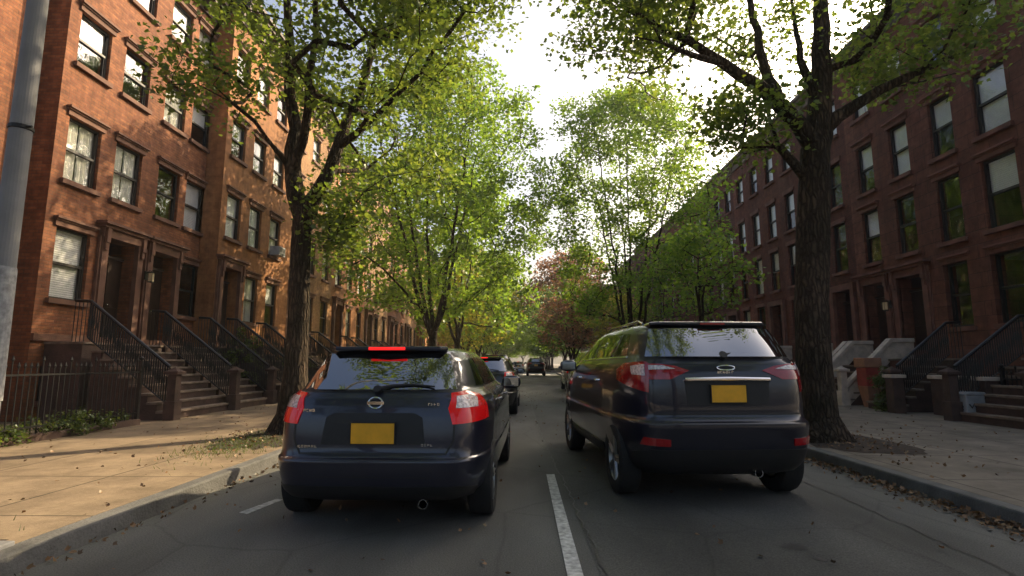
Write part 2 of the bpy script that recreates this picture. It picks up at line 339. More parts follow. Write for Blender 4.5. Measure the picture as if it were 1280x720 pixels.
# repaired strip right of the lane line
tag(MB().add([(.62, -10, .004), (2.9, -10, .004), (2.9, 30, .004), (.22, 30, .004), (.33, 12, .004), (.5, 5, .004)], [(0, 1, 2, 3, 4, 5)]).build('road_patch', M['asphalt_new']), **struct)
mk = MB().add([(.27, -6, .009), (.39, -6, .009), (.40, 6.9, .009), (.30, 6.9, .009)], [(0, 1, 2, 3)])
tag(mk.build('lane_line', M['roadpaint']), **struct)
tag(MB().add([(-2.62, 5.15, .005), (-2.52, 5.1, .005), (-2.42, 5.62, .005), (-2.50, 5.66, .005)], [(0, 1, 2, 3)]).build('parking_mark', M['roadpaint']), **struct)
tr = random.Random(5)
def ribbon(mb, pts, wd, z):
    P_ = []
    for (a, b) in zip(pts, pts[1:]):
        k = max(2, int(math.dist(a, b) / .12))
        P_ += [(a[0] + (b[0] - a[0]) * i / k + tr.uniform(-.02, .02), a[1] + (b[1] - a[1]) * i / k) for i in range(k)]
    vs = []; fs = []
    for i, p in enumerate(P_):
        q = P_[min(i + 1, len(P_) - 1)]; o_ = P_[max(i - 1, 0)]; dx, dy = q[0] - o_[0], q[1] - o_[1]; L = math.hypot(dx, dy) + 1e-6; w2 = wd * tr.uniform(.3, .6)
        vs += [(p[0] - dy / L * w2, p[1] + dx / L * w2, z), (p[0] + dy / L * w2, p[1] - dx / L * w2, z)]
    mb.add(vs, [(2 * i, 2 * i + 1, 2 * i + 3, 2 * i + 2) for i in range(len(P_) - 1)])
tm_ = MB()
for pts in ([(.60, 2.0), (.52, 5), (.36, 11), (.26, 22)], [(3.15, 2.5), (3.3, 6), (3.22, 11), (3.3, 19)], [(-.9, 9), (-.7, 14), (-.8, 22)]):
    ribbon(tm_, pts, .016, .0105)
tag(tm_.build('tar_seam', M['tar'], ), **struct)
st_ = MB()
for (x, y_, a, b) in ((-1.0, 3.35, .05, .04), (-1.1, 3.2, .03, .03), (2.05, 4.3, .09, .06), (2.1, 4.05, .04, .04), (1.9, 3.6, .03, .03)):
    n = 22; ph = tr.random() * 6; vs = [(x + a * math.cos(t) * (1 + .2 * math.sin(3 * t + ph) + .1 * math.sin(5 * t)), y_ + b * math.sin(t) * (1 + .2 * math.sin(2 * t + ph)), .0075) for t in np.linspace(0, 2 * math.pi, n + 1)[:-1]]
    st_.add(vs, [tuple(range(n))])
tag(st_.build('oil_stain', M['stain']), **struct)
cw = MB()
for x in np.arange(-2.6, 3.6, .9): cw.add([(x, 60.5, .005), (x + .45, 60.5, .005), (x + .45, 63.5, .005), (x, 63.5, .005)], [(0, 1, 2, 3)])
tag(cw.build('crosswalk', M['roadpaint']), **struct)
for side, k, xo, m in (('left', KL, -30, M['pavement_left']), ('right', KR, 30, M['pavement_right'])):
    for (a, b) in ((Y0, XS0), (XS1, YE)):
        d = .16 * (1 if k > 0 else -1)
        tag(MB().box(k, k + d, a, b, -.1, .15).build('kerb', M['kerbstone'], bevel=.02), **struct)
        tag(MB().box(k + d, xo, a, b, -.1, .146).build('pavement', m), **struct)

# ------------------------------------------------------------------ windows and row houses
_cache = {}
def cached(key, fn):
    if key not in _cache: _cache[key] = fn()
    return _cache[key]
def make_window(parent, o, u, z, w_, h, fm, kind, hood, trim, r):
    """window centred at u, bottom z; o=+1 faces +X. frame mesh is the window, its pieces sub-parts."""
    B = lambda mb, u0, u1, w0, w1, z0, z1: mb.box(o * w0, o * w1, u0, u1, z0, z1)
    k = (o, round(w_, 2), round(h, 2))
    hw = w_ / 2
    def fr():
        mb = MB(); t = .055
        B(mb, -hw, -hw + t, -.16, -.08, 0, h); B(mb, hw - t, hw, -.16, -.08, 0, h)
        B(mb, -hw + t, hw - t, -.16, -.08, 0, t); B(mb, -hw + t, hw - t, -.16, -.08, h - t, h)
        B(mb, -hw + t, hw - t, -.155, -.075, h * .5 - .03, h * .5 + .03)
        B(mb, -hw + t, -hw + t + .035, -.15, -.10, t, h * .5 - .03); B(mb, hw - t - .035, hw - t, -.15, -.10, t, h * .5 - .03)
        return mb.mesh('window')
    wn = link('window', cached(('fr', fm.name) + k, fr), fm, parent, (0, u, z))
    def pn():
        mb = MB(); x = o * -.125
        mb.add([(x, -hw + .05, .05), (x, hw - .05, .05), (x, hw - .05, h - .05), (x, -hw + .05, h - .05)], [(0, 1, 2, 3)])
        return mb.mesh('pane')
    link('pane', cached(('pn',) + k, pn), M['pane'], wn)
    if kind:
        def cu():
            mb = MB(); n = 28
            if kind == 'curtain':
                for (a, b) in ((-hw, -.03 * w_), (.03 * w_, hw)):
                    vs = []
                    for i in range(n + 1):
                        y = a + (b - a) * i / n; x = o * (-.19 + .025 * math.sin(i * 1.9) + .01 * math.sin(i * .7))
                        vs += [(x, y, .0), (x, y, h)]
                    mb.add(vs, [(2 * i, 2 * i + 2, 2 * i + 3, 2 * i + 1) for i in range(n)])
            else:
                z0 = {'blind': 0, 'blind_half': .5, 'blind_low': .25}[kind] * h; m_ = max(3, int((h - z0) / .05))
                for i in range(m_):
                    a = z0 + (h - z0) * i / m_; mb.box(o * -.185, o * -.172, -hw, hw, a, a + (h - z0) / m_ * .86)
            return mb.mesh('curtain', fix=False)
        link('curtain' if kind == 'curtain' else 'blind', cached(('cu', kind) + k, cu), M['curtain' if kind == 'curtain' else 'blind'], wn)
    def si():
        mb = MB(); B(mb, -hw - .08, hw + .08, 0.003, .09, -.11, -.0); return mb.mesh('sill')
    link('sill', cached(('si',) + k, si), trim, wn)
    if hood:
        def li():
            mb = MB(); B(mb, -hw - .08, hw + .08, .003, .045, h + .0, h + .16)
            if hood > 1:
                B(mb, -hw - .12, hw + .12, .003, .12, h + .16, h + .21); B(mb, -hw - .10, hw + .10, .003, .08, h + .12, h + .158)
            return mb.mesh('lintel')
        link('lintel', cached(('li', hood) + k, li), trim, wn)
    return wn
def make_door(parent, o, u, z, w_, h, trim, detail):
    B = lambda mb, u0, u1, w0, w1, z0, z1: mb.box(o * w0, o * w1, u0, u1, z0, z1)
    hw = w_ / 2
    mb = MB(); B(mb, -hw, hw, -.36, -.31, 0, h - .42)
    for a, b in ((-hw + .06, -.03), (.03, hw - .06)):
        B(mb, a, b, -.31, -.285, .15, .8); B(mb, a, b, -.31, -.29, .95, h - .55)
    B(mb, -hw, hw, -.36, -.26, h - .42, h - .36)
    d = mb.build('door', M['door_wood'], parent, (0, u, z))
    mb = MB(); B(mb, -hw, hw, -.33, -.32, h - .36, h); mb.build('transom_pane', M['pane'], d)
    mb = MB(); mb.lathe([(0, -.03), (.028, -.02), (.03, .02), (0, .03)], 10, (o * -.25, .08 * o, 1.0), 'x'); mb.build('handle', M['chrome'], d, smooth=True)
    mb = MB()
    B(mb, -hw - .2, -hw, .003, .12, 0, h); B(mb, hw, hw + .2, .003, .12, 0, h); B(mb, -hw - .22, hw + .22, .003, .14, h, h + .22)
    if detail:
        B(mb, -hw - .34, hw + .34, .003, .28, h + .30, h + .37); B(mb, -hw - .28, hw + .28, .003, .21, h + .221, h + .298)
        for s_ in (-1, 1):
            y = s_ * (hw + .12); B(mb, y - .06, y + .06, .142, .20, h - .15, h + .219); B(mb, y - .05, y + .05, .122, .17, h - .34, h - .151)
        B(mb, -hw - .25, -hw - .2, .003, .08, 0, h); B(mb, hw + .2, hw + .25, .003, .08, 0, h)
    mb.build('door_surround', trim, d)
    return d
def make_stoop(parent, o, u0, u1, zl, run, land, walls, mats, posts=(True, True)):
    """steps from the pavement up to the landing at zl, local frame of the house (street is +w)"""
    st, tr = mats
    n = max(3, round((zl - .15) / .178)); rise = (zl - .15) / n; tread = run / n
    mb = MB(); tr_ = MB()
    B = lambda mb, a, b, w0, w1, z0, z1: mb.box(o * w0, o * w1, a, b, z0, z1)
    B(mb, u0, u1, .003, land, .1, zl - .05); B(tr_, u0 - .03, u1 + .03, .003, land + .03, zl - .05, zl)
    for i in range(n - 1):
        z = .15 + rise * (i + 1); w1 = land + run - tread * i; w0 = land if i == 0 else land
        B(mb, u0, u1, w1 - tread, w1, .1, z - .05)
        B(tr_, u0 - .035, u1 + .035, w1 - tread - .002, w1 + .03, z - .05, z)
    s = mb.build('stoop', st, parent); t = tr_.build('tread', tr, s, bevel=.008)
    top_w, bot_w = land + .05, land + run - .05
    for k, (uu, kind) in enumerate(zip((u0 + .06, u1 - .06), walls)):
        if kind == 'iron':
            r = MB()
            a = Vector((o * (top_w - .35), uu, zl + .92)); b = Vector((o * top_w, uu, zl + .90)); c = Vector((o * bot_w, uu, .15 + rise + .95))
            r.tube([a, b, c], .038, 8)
            lo = Vector((0, 0, -.80)); r.tube([b + lo, c + lo], .018, 5)
            nb = int(run / .055)
            for i in range(nb + 1):
                p = b.lerp(c, i / nb); r.tube([p + Vector((0, 0, -.02)), p + lo], .018, 4)
                if i < nb and i % 2 == 0 or i % 3 == 1 and i < nb:        # scrolls
                    q = b.lerp(c, (i + .5) / nb) + Vector((0, 0, -.4)); rr = .085
                    r.tube([q + Vector((rr * math.cos(x) * .6, 0, rr * math.sin(x) * 1.6)) for x in np.linspace(0, 2 * math.pi, 11)], .009, 4, cap=False)
            for i in range(4):
                p = a.lerp(b, i / 4); r.tube([p, p + Vector((0, 0, -.92))], .011, 4)
            r.build('railing', M['iron'], s)
        elif kind in ('stone', 'light'):
            r = MB(); th = .14; hh = .62 if kind == 'stone' else .48; m_ = M['stone_light'] if kind == 'light' else st
            prof = [(0.003, zl), (top_w, zl), (bot_w, .15), (bot_w, .15 + hh), (top_w, zl + hh), (.003, zl + hh)]
            r.prism([(o * a, b) for a, b in prof], uu - th / 2, uu + th / 2, 'y')
            w_ = r.build('cheek_wall', m_, s)
            cp = MB(); prof = [(0.003, zl + hh + .002), (top_w, zl + hh + .002), (bot_w + .06, .15 + hh + .002), (bot_w + .06, .27 + hh), (top_w + .03, zl + hh + .12), (.003, zl + hh + .12)]
            cp.prism([(o * a, b) for a, b in prof], uu - th / 2 - .05, uu + th / 2 + .05, 'y'); cp.build('coping', m_, w_, bevel=.012)
        if kind and posts[k]:
            p = MB(); w0 = bot_w; h = 1.12; e = .125
            p.box(o * w0, o * (w0 + 2 * e), uu - e, uu + e, .1, .55); p.box(o * (w0 + .03), o * (w0 + 2 * e - .03), uu - e + .03, uu + e - .03, .55, h)
            p.box(o * (w0 - .03), o * (w0 + 2 * e + .03), uu - e - .03, uu + e + .03, h, h + .07)
            p.add([(o * (w0 - .0), uu - e, h + .07), (o * (w0 + 2 * e), uu - e, h + .07), (o * (w0 + 2 * e), uu + e, h + .07), (o * w0, uu + e, h + .07), (o * (w0 + e), uu, h + .16)],
                  [(0, 1, 4), (1, 2, 4), (2, 3, 4), (3, 0, 4)])
            p.build('newel_post', M['stone_light'] if kind == 'light' else M['stone_stoop'], s, bevel=.01)
    return s
def row_house(label, side, xf, y0, y1, H, rows, cols, wall, trim, base=None, doors=(), ww=.86, stoops=True, detail=2, cornice='cornice_dark', fm=None,
              depth=11, ground=(2.8, 4.45), door_z=(1.85, 4.5), basement=True, walls=('iron', 'iron'), seed=0, land=.85, run=2.0, group=None, extra_open=()):
    o = -side                      # outward sign along x
    rr = random.Random(seed * 13 + 5)
    root = empty('row_house', (xf, y0, 0), 0, label, 'house', group)
    W = y1 - y0; fm = fm or M['frame_dark']
    ops = []                       # (u0,u1,z0,z1)
    wins = []
    for i, c in enumerate(cols):
        u = c - y0
        for (z0, z1) in rows: wins.append((u, z0, ww, z1 - z0, 'row'))
        if i in doors: ops.append((u - .52, u + .52, door_z[0], door_z[1])); continue
        wins.append((u, ground[0], ww, ground[1] - ground[0], 'ground'))
        if basement: wins.append((u, .55, ww, .75, 'low'))
    for (u, z, w_, h, k) in wins: ops.append((u - w_ / 2, u + w_ / 2, z, z + h))
    us = sorted(set([0, W] + [round(x, 4) for p in ops for x in p[:2]])); zs = sorted(set([-.1, H] + [round(x, 4) for p in ops for x in p[2:]]))
    mb = MB()
    for a, b in zip(us, us[1:]):
        for c, d in zip(zs, zs[1:]):
            if any(p[0] < (a + b) / 2 < p[1] and p[2] < (c + d) / 2 < p[3] for p in ops): continue
            mb.add([(0, a, c), (0, b, c), (0, b, d), (0, a, d)], [(0, 1, 2, 3)])
    for (a, b, c, d) in ops:
        t = -o * (.36 if abs(b - a - 1.04) < .01 else .3)
        mb.add([(0, a, c), (0, b, c), (0, b, d), (0, a, d), (t, a, c), (t, b, c), (t, b, d), (t, a, d)], [(0, 4, 5, 1), (1, 5, 6, 2), (2, 6, 7, 3), (3, 7, 4, 0)])
    X = -o * depth
    mb.add([(0, 0, -.1), (X, 0, -.1), (X, W, -.1), (0, W, -.1), (0, 0, H), (X, 0, H), (X, W, H), (0, W, H)], [(0, 1, 5, 4), (1, 2, 6, 5), (2, 3, 7, 6)])
    mb.build('wall', wall, root)
    # dark interior floors stop light leaking between storeys
    fl = MB()
    for z in [2.0] + [r_[0] - .55 for r_ in rows]: fl.box(-o * .32, X + o * .1, .05, W - .05, z - .15, z)
    fl.box(-o * 3.2, -o * 3.3, .05, W - .05, 0, H - .1)
    fl.build('floor', M['roofing'], root)
    rf = MB().box(-o * .02, X, 0.01, W - .01, H, H + .12).build('roof', M['roofing'], root)
    if detail > 0: MB().box(-o * 3, -o * 3.9, W * .5, W * .5 + .7, H + .12, H + 1.3).build('chimney', wall, rf)
    # cornice
    cm = M[cornice]; c = MB(); B = lambda mb, u0, u1, w0, w1, z0, z1: mb.box(o * w0, o * w1, u0, u1, z0, z1)
    pj = .62 if side < 0 else .30; fz = .62 if side < 0 else .42      # projection, frieze depth
    B(c, -.02, W + .02, .003, pj, H + .02, H + .14); B(c, 0, W, .003, pj - .10, H - .12, H + .018); B(c, .0, W, .003, .08, H - fz, H - .122)
    nb = max(3, int(W / (.75 if side < 0 else 1.1)))
    for i in range(nb + 1):
        u = .12 + (W - .24) * i / nb; B(c, u - .07, u + .07, .082, pj - .16, H - .36, H - .122)
        if side < 0: B(c, u - .06, u + .06, .082, .26, H - .6, H - .362)
    c.build('cornice', cm, root)
    # belt courses
    t = MB(); B(t, 0, W, .003, .07, ground[0] - .95 if not base else 1.6, ground[0] - .8 if not base else 1.72)
    t.build('belt_course', trim, root)
    if base:      # stone ground storey slabs between openings, a few cm proud
        bz = MB(); o2 = [p for p in ops if p[2] < 4.6]
        us = sorted(set([0, W] + [round(x, 4) for p in o2 for x in p[:2]])); zs = sorted(set([-.1, ground[1] + .35] + [round(x, 4) for p in o2 for x in p[2:] if x < ground[1] + .3]))
        for a, b in zip(us, us[1:]):
            for c_, d in zip(zs, zs[1:]):
                if any(p[0] < (a + b) / 2 < p[1] and p[2] < (c_ + d) / 2 < p[3] for p in o2): continue
                bz.box(o * .003, o * .05, a, b, c_, d)
        bz.build('stone_base', base, root)
    for (u, z, w_, h, k) in wins:
        ch = rr.random() * (.52 if side > 0 and z > 6.5 else 1)  # upper right windows mostly get pale blinds or curtains, standing in for reflected sky
        kind = ('curtain' if ch < .38 else 'blind' if ch < .52 else 'blind_half' if ch < .75 else None) if side < 0 else ('curtain' if ch < .16 else 'blind' if ch < .26 else 'blind_half' if ch < .5 else None)
        wn = make_window(root, o, u, z, w_, h, fm, None if k == 'low' else kind, 0 if k == 'low' else (detail if detail else 1), trim, rr)
        if k == 'low' and detail:
            g = MB()
            for i in range(7): g.tube([(o * -.04, -w_ / 2 + w_ * (i + .5) / 7, 0), (o * -.04, -w_ / 2 + w_ * (i + .5) / 7, h)], .009, 4)
            g.build('window_grille', M['iron'], wn)
    for i in doors:
        u = cols[i] - y0
        make_door(root, o, u, door_z[0], 1.04, door_z[1] - door_z[0], trim, detail > 1)
        if stoops: make_stoop(root, o, u - 1.0, u + 1.0, door_z[0] - .02, run, land, walls, (M['stone_stoop'], M['stone_tread']))
    return root

ROWSL = [(5.55, 7.08), (8.4, 9.72), (11.1, 12.35)]
ROWSR = [(4.6, 6.35), (6.98, 8.6), (9.6, 10.95)]
# left row, near houses
row_house('shaded brick house at the far left edge, behind the grey steel pole', -1, -11.1, 5.2, 11.3, 13.4, ROWSL, [6.6, 8.2, 9.75], M['brick_warm'], M['stone_trim'], doors=(), seed=1)
row_house('four-storey red-orange brick house with two dark doorways and iron-railed stoops on the left', -1, -10.5, 11.3, 16.95, 13.5, ROWSL, [12.1, 13.56, 15.2, 16.5],
          M['brick_warm'], M['stone_trim'], doors=(1, 2), ww=.96, seed=4, stoops=False)
h1 = bpy.data.objects['row_house.001']
make_stoop(h1, 1, 13.56 - 11.3 - 1.9, 13.56 - 11.3 + .72, 1.83, 2.0, .85, ('iron', 'iron'), (M['stone_stoop'], M['stone_tread']), (True, True))
make_stoop(h1, 1, 15.2 - 11.3 - .78, 15.2 - 11.3 + 1.2, 1.83, 2.0, .85, (None, 'iron'), (M['stone_stoop'], M['stone_tread']), (True, True))
row_house('sunlit smooth orange-brown house standing slightly forward, right of the twin-door brick house', -1, -9.9, 16.95, 22.3, 13.9, ROWSL, [17.75, 19.25, 20.85],
          M['stucco_warm'], M['stone_trim'], doors=(0,), ww=.9, seed=3)
# left row, further away
wm = ['brick_orange', 'stucco_warm', 'brownstone_tan', 'brick_warm', 'brick_orange', 'stucco_warm']
desc = ['orange brick', 'orange-brown plastered', 'tan stone', 'warm red brick', 'light orange brick', 'smooth brown']
ordn = ['first', 'second', 'third', 'fourth', 'fifth', 'sixth', 'seventh', 'eighth', 'ninth', 'tenth', 'eleventh', 'twelfth', 'thirteenth']
y = 22.3; k = 0
while y < 130:
    if XS0 - 3 < y < XS1: y = XS1 + 1.5
    W = rnd.choice([5.4, 5.7, 6.0]); n = 3
    if y < XS0 and y + W > XS0 - 1: y = XS1 + 1.5; continue
    cols = [y + W * (i + .5) / n for i in range(n)]
    row_house('%s row house on the left, %s beyond the smooth orange-brown house' % (desc[k % 6], ordn[min(k, 12)]), -1, -10.1 + rnd.choice([0, .25, -.2]), y, y + W, 13.3 + rnd.choice([0, .5, -.4]),
              ROWSL, cols, M[wm[k % 6]], M['stone_trim'], doors=(0,), ww=.9, seed=10 + k, stoops=y < 60, detail=2 if y < 45 else 0, group='row houses along the left pavement')
    y += W; k += 1
# right row
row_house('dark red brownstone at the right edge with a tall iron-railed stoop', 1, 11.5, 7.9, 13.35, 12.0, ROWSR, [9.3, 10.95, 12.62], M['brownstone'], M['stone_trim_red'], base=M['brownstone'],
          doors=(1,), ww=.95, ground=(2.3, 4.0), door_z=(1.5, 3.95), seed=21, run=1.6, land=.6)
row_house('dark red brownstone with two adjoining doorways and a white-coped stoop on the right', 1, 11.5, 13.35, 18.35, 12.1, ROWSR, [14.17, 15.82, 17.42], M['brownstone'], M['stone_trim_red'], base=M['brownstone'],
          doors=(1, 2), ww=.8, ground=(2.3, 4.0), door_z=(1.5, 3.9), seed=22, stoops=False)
h2 = bpy.data.objects['row_house.%03d' % (len([o for o in bpy.data.objects if o.name.startswith('row_house')]) - 1)]
s_ = make_stoop(h2, -1, 13.85 - 13.35, 15.1 - 13.35, 1.48, 1.45, .6, ('iron', None), (M['stone_stoop'], M['stone_tread']))
MB().box(-.003, -.75, 15.105 - 13.35, 16.0 - 13.35, .1, 1.43).build('landing', M['stone_trim_red'], s_); MB().box(-.003, -.80, 15.14 - 13.35, 16.0 - 13.35, 1.431, 1.49).build('landing_slab', M['stone_tread'], s_, bevel=.01)
make_stoop(h2, -1, 16.02 - 13.35, 17.98 - 13.35, 1.48, 1.45, .6, ('light', 'light'), (M['stone_stoop'], M['stone_tread']))
wm = ['brick_dark', 'brick_red', 'brick_dark', 'brownstone', 'brick_red', 'brick_dark']
desc = ['dark red brick', 'red brick', 'deep red brick', 'brown stone', 'brick red', 'dull red brick']
y = 18.35; k = 0
while y < 130:
    if XS0 - 3 < y < XS1: y = XS1 + 1.5
    W = 5.0; n = 3
    if y < XS0 and y + W > XS0 - 1: y = XS1 + 1.5; continue
    cols = [y + W * (i + .5) / n for i in range(n)]
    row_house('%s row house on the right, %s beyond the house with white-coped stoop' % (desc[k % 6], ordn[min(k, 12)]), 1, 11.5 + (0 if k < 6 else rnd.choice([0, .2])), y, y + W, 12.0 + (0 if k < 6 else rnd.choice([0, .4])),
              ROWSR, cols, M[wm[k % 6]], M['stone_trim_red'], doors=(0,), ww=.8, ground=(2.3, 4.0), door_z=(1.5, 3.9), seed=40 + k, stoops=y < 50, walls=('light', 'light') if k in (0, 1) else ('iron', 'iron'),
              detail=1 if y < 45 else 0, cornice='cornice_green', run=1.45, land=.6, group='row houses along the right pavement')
    y += W; k += 1
hz = MB().box(-265, 265, -85, 525, -1.5, 18).build('haze', None); tag(hz, 'thin pale morning haze filling the street', 'haze', kind='stuff')
hm = bpy.data.materials.new('haze'); hm.use_nodes = True; hm.node_tree.nodes.clear()
ho = hm.node_tree.nodes.new('ShaderNodeOutputMaterial'); hv = hm.node_tree.nodes.new('ShaderNodeVolumePrincipled')
hv.inputs['Color'].default_value = (.95, .95, .92, 1); hv.inputs['Density'].default_value = .0010; hv.inputs['Anisotropy'].default_value = .4
hm.node_tree.links.new(hv.outputs[0], ho.inputs['Volume']); hz.data.materials.append(hm)

# ------------------------------------------------------------------ trees
LEAF_T = np.array([(0, 0, 0), (-.30, .12, .05), (-.5, .5, .10), (-.2, .58, .04), (0, 1, 0), (.2, .58, .04), (.5, .5, .10), (.30, .12, .05)], float)
LEAF_S = np.array([(0, 0, 0), (-.42, .45, .08), (0, 1, 0), (.42, .45, .08)], float)
def leaves_mesh(name, centres, per, spread, size, rng, simple=False, droop=.5):
    T = LEAF_S if simple else LEAF_T; nv = len(T)
    n = len(centres) * per
    c = np.repeat(np.array(centres), per, 0); g = rng.normal(size=(n, 3)); g *= (spread * np.clip(rng.random((n, 1)), .15, 1) ** .5) / np.maximum(np.linalg.norm(g, axis=1, keepdims=True), .3) * 1.15
    g[:, 2] *= .75; pos = c + g
    # orientation: normal mostly upward, tip outwards and a little down
    nrm = rng.normal(size=(n, 3)) * .55; nrm[:, 2] += .8; nrm /= np.linalg.norm(nrm, axis=1, keepdims=True)
    d = rng.normal(size=(n, 3)); d[:, 2] -= droop; d -= nrm * np.sum(d * nrm, 1, keepdims=True); d /= np.linalg.norm(d, axis=1, keepdims=True)
    s = np.cross(d, nrm); sz = size * (.65 + .7 * rng.random((n, 1)))
    V = pos[:, None, :] + sz[:, :, None] * (T[None, :, 0:1] * s[:, None, :] * .95 + T[None, :, 1:2] * d[:, None, :] + T[None, :, 2:3] * nrm[:, None, :])
    V = V.reshape(-1, 3)
    me = bpy.data.meshes.new(name)
    half = [(0, 1, 2), (0, 2, 3)] if simple else [(0, 1, 2, 3, 4), (0, 4, 5, 6, 7)]
    k = len(half[0]); F = np.concatenate([(np.arange(n)[:, None] * nv + np.array(h)[None, :]) for h in half], 1).reshape(-1)
    me.vertices.add(len(V)); me.vertices.foreach_set('co', V.ravel().astype(np.float32))
    me.loops.add(len(F)); me.loops.foreach_set('vertex_index', F.astype(np.int32))
    me.polygons.add(n * 2); me.polygons.foreach_set('loop_start', (np.arange(n * 2) * k).astype(np.int32))
    me.update(calc_edges=True); me.validate()
    return me
def tree_meshes(seed, trunk, limbs, clumps, tip=.006, r0=.25, leaf=dict(per=60, spread=.42, size=.115), expo=.45, flare=1.5):
    """trunk: list of points; limbs: list of polylines starting near a skeleton point; clumps: target points (n,3)"""
    rng = np.random.default_rng(seed)
    P = [np.array(p, float) for p in trunk]; par = [-1] + list(range(len(P) - 1)); rmin = [0] * len(P)
    nt_ = len(P)
    def near(q, up=True):
        A = np.array(P); d = np.linalg.norm(A - q, axis=1)
        if up: d = d + np.maximum(0, A[:, 2] - q[2] + .1 * d) * 1.2 + (np.arange(len(A)) < nt_ - 1) * 3
        return int(np.argmin(d))
    for lb, r in limbs:
        i = near(np.array(lb[0]), False)
        for a in range(1, len(lb)):
            p0, p1 = P[i] if a == 1 else np.array(lb[a - 1], float), np.array(lb[a], float)
            nseg = max(1, int(np.linalg.norm(p1 - p0) / .35))
            for s_ in range(1, nseg + 1):
                q = p0 + (p1 - p0) * s_ / nseg + rng.normal(size=3) * .025
                P.append(q); par.append(i); rmin.append(r * (1 - .75 * (a - 1 + s_ / nseg) / (len(lb) - 1))); i = len(P) - 1
    base = np.array(P[nt_ - 1]); order = np.argsort(np.linalg.norm(clumps - base, axis=1))
    for c in clumps[order]:
        i = near(c); a = P[i]; L = np.linalg.norm(c - a); n = max(1, int(L / .4))
        # leave the parent along its own direction first, then curve to the clump
        pd = P[i] - P[par[i]] if par[i] >= 0 else np.array([0, 0, 1.]); pd = pd / (np.linalg.norm(pd) + 1e-6)
        mid = a + pd * L * .3 + (c - a) * .28; jit = rng.normal(size=3) * .05 * L
        for s_ in range(1, n + 1):
            t = s_ / n; q = a * (1 - t) ** 2 + 2 * (mid + jit) * t * (1 - t) + c * t * t
            P.append(q); par.append(i); rmin.append(0); i = len(P) - 1
    N = len(P); cnt = np.zeros(N); ch = [[] for _ in range(N)]
    for i in range(N - 1, 0, -1): ch[par[i]].append(i)
    for i in range(N - 1, -1, -1):
        if not ch[i]: cnt[i] = 1
        if par[i] >= 0: cnt[par[i]] += cnt[i]
    rad = tip * cnt ** expo * 1.6; rad = np.maximum(rad, rmin)
    for i in range(nt_): rad[i] = max(rad[i] * .6, r0 * (1 - .22 * i / nt_))
    rad[0] *= flare; rad[1] *= 1 + (flare - 1) * .35
    for i in range(1, N):
        if par[i] >= 0: rad[i] = min(rad[i], rad[par[i]] * .97)
    mb = MB()
    def chain(i0, i):
        pts = [P[i0], P[i]] if i0 >= 0 else [P[i]]; rs = [min(rad[i0], rad[i] * 1.25), rad[i]] if i0 >= 0 else [rad[i]]
        stack = []
        while ch[i]:
            cs = sorted(ch[i], key=lambda q: -rad[q]); stack += [(i, q) for q in cs[1:]]; i = cs[0]; pts.append(P[i]); rs.append(rad[i])
        rmax = max(rs); mb.tube(pts, rs, 28 if rmax > .12 else 8 if rmax > .05 else 5 if rmax > .02 else 3, cap=False)
        return stack
    todo = chain(-1, 0)
    while todo:
        a, b = todo.pop(); todo += chain(a, b)
    T0 = np.array(trunk, float); vv = []
    for (x, y_, z) in mb.v:          # root flare and lumps on the stem
        if z < T0[-1][2] + .3:
            cx, cy = np.interp(z, T0[:, 2], T0[:, 0]), np.interp(z, T0[:, 2], T0[:, 1]); dx, dy = x - cx, y_ - cy; q = math.hypot(dx, dy)
            if q < r0 * 2.2:
                a = math.atan2(dy, dx); k = 1 + .05 * math.sin(3 * a + z * 1.3 + seed) + .035 * math.sin(7 * a - z * 2.1) + .03 * math.sin(z * 5 + 2 * a)
                k += .38 * max(0, 1 - z / .65) ** 2 * (.35 + max(0, math.sin(5 * a + seed)))
                x, y_ = cx + dx * k, cy + dy * k
        vv.append((x, y_, z))
    mb.v = vv
    tm = mb.mesh('trunk', smooth=False, fix=False)
    tm.polygons.foreach_set('use_smooth', [True] * len(tm.polygons))
    lm = leaves_mesh('crown', clumps, leaf['per'], leaf['spread'], leaf['size'], rng, leaf.get('simple', False))
    return tm, lm
def ellipsoid_pts(rng, n, c, r, zmin=-99, shell=.55, cond=None):
    out = []
    while len(out) < n:
        p = rng.normal(size=3); p /= np.linalg.norm(p); p *= (shell + (1 - shell) * rng.random()) if rng.random() < .72 else rng.random() ** .4
        bump_ = 1 + .16 * math.sin(p[0] * 5 + c[0]) * math.cos(p[1] * 4 + c[1] * 2) + .1 * math.sin(p[2] * 9)
        q = np.array(c) + p * np.array(r) * bump_
        if q[2] > zmin and (cond is None or cond(q)): out.append(q)
    return np.array(out)
def place_tree(tm, lm, loc, label, bark, leafm, rz=0, s=(1, 1, 1), cat='tree', group=None):
    e = empty('street_tree', loc, rz, label, cat, group); e.scale = s
    t = link('trunk', tm, None, e); c = link('crown', lm, None, e)
    for o_, m_ in ((t, bark), (c, leafm)):
        if not o_.data.materials: o_.data.materials.append(m_)
        o_.material_slots[0].link = 'OBJECT'; o_.material_slots[0].material = m_
    return e
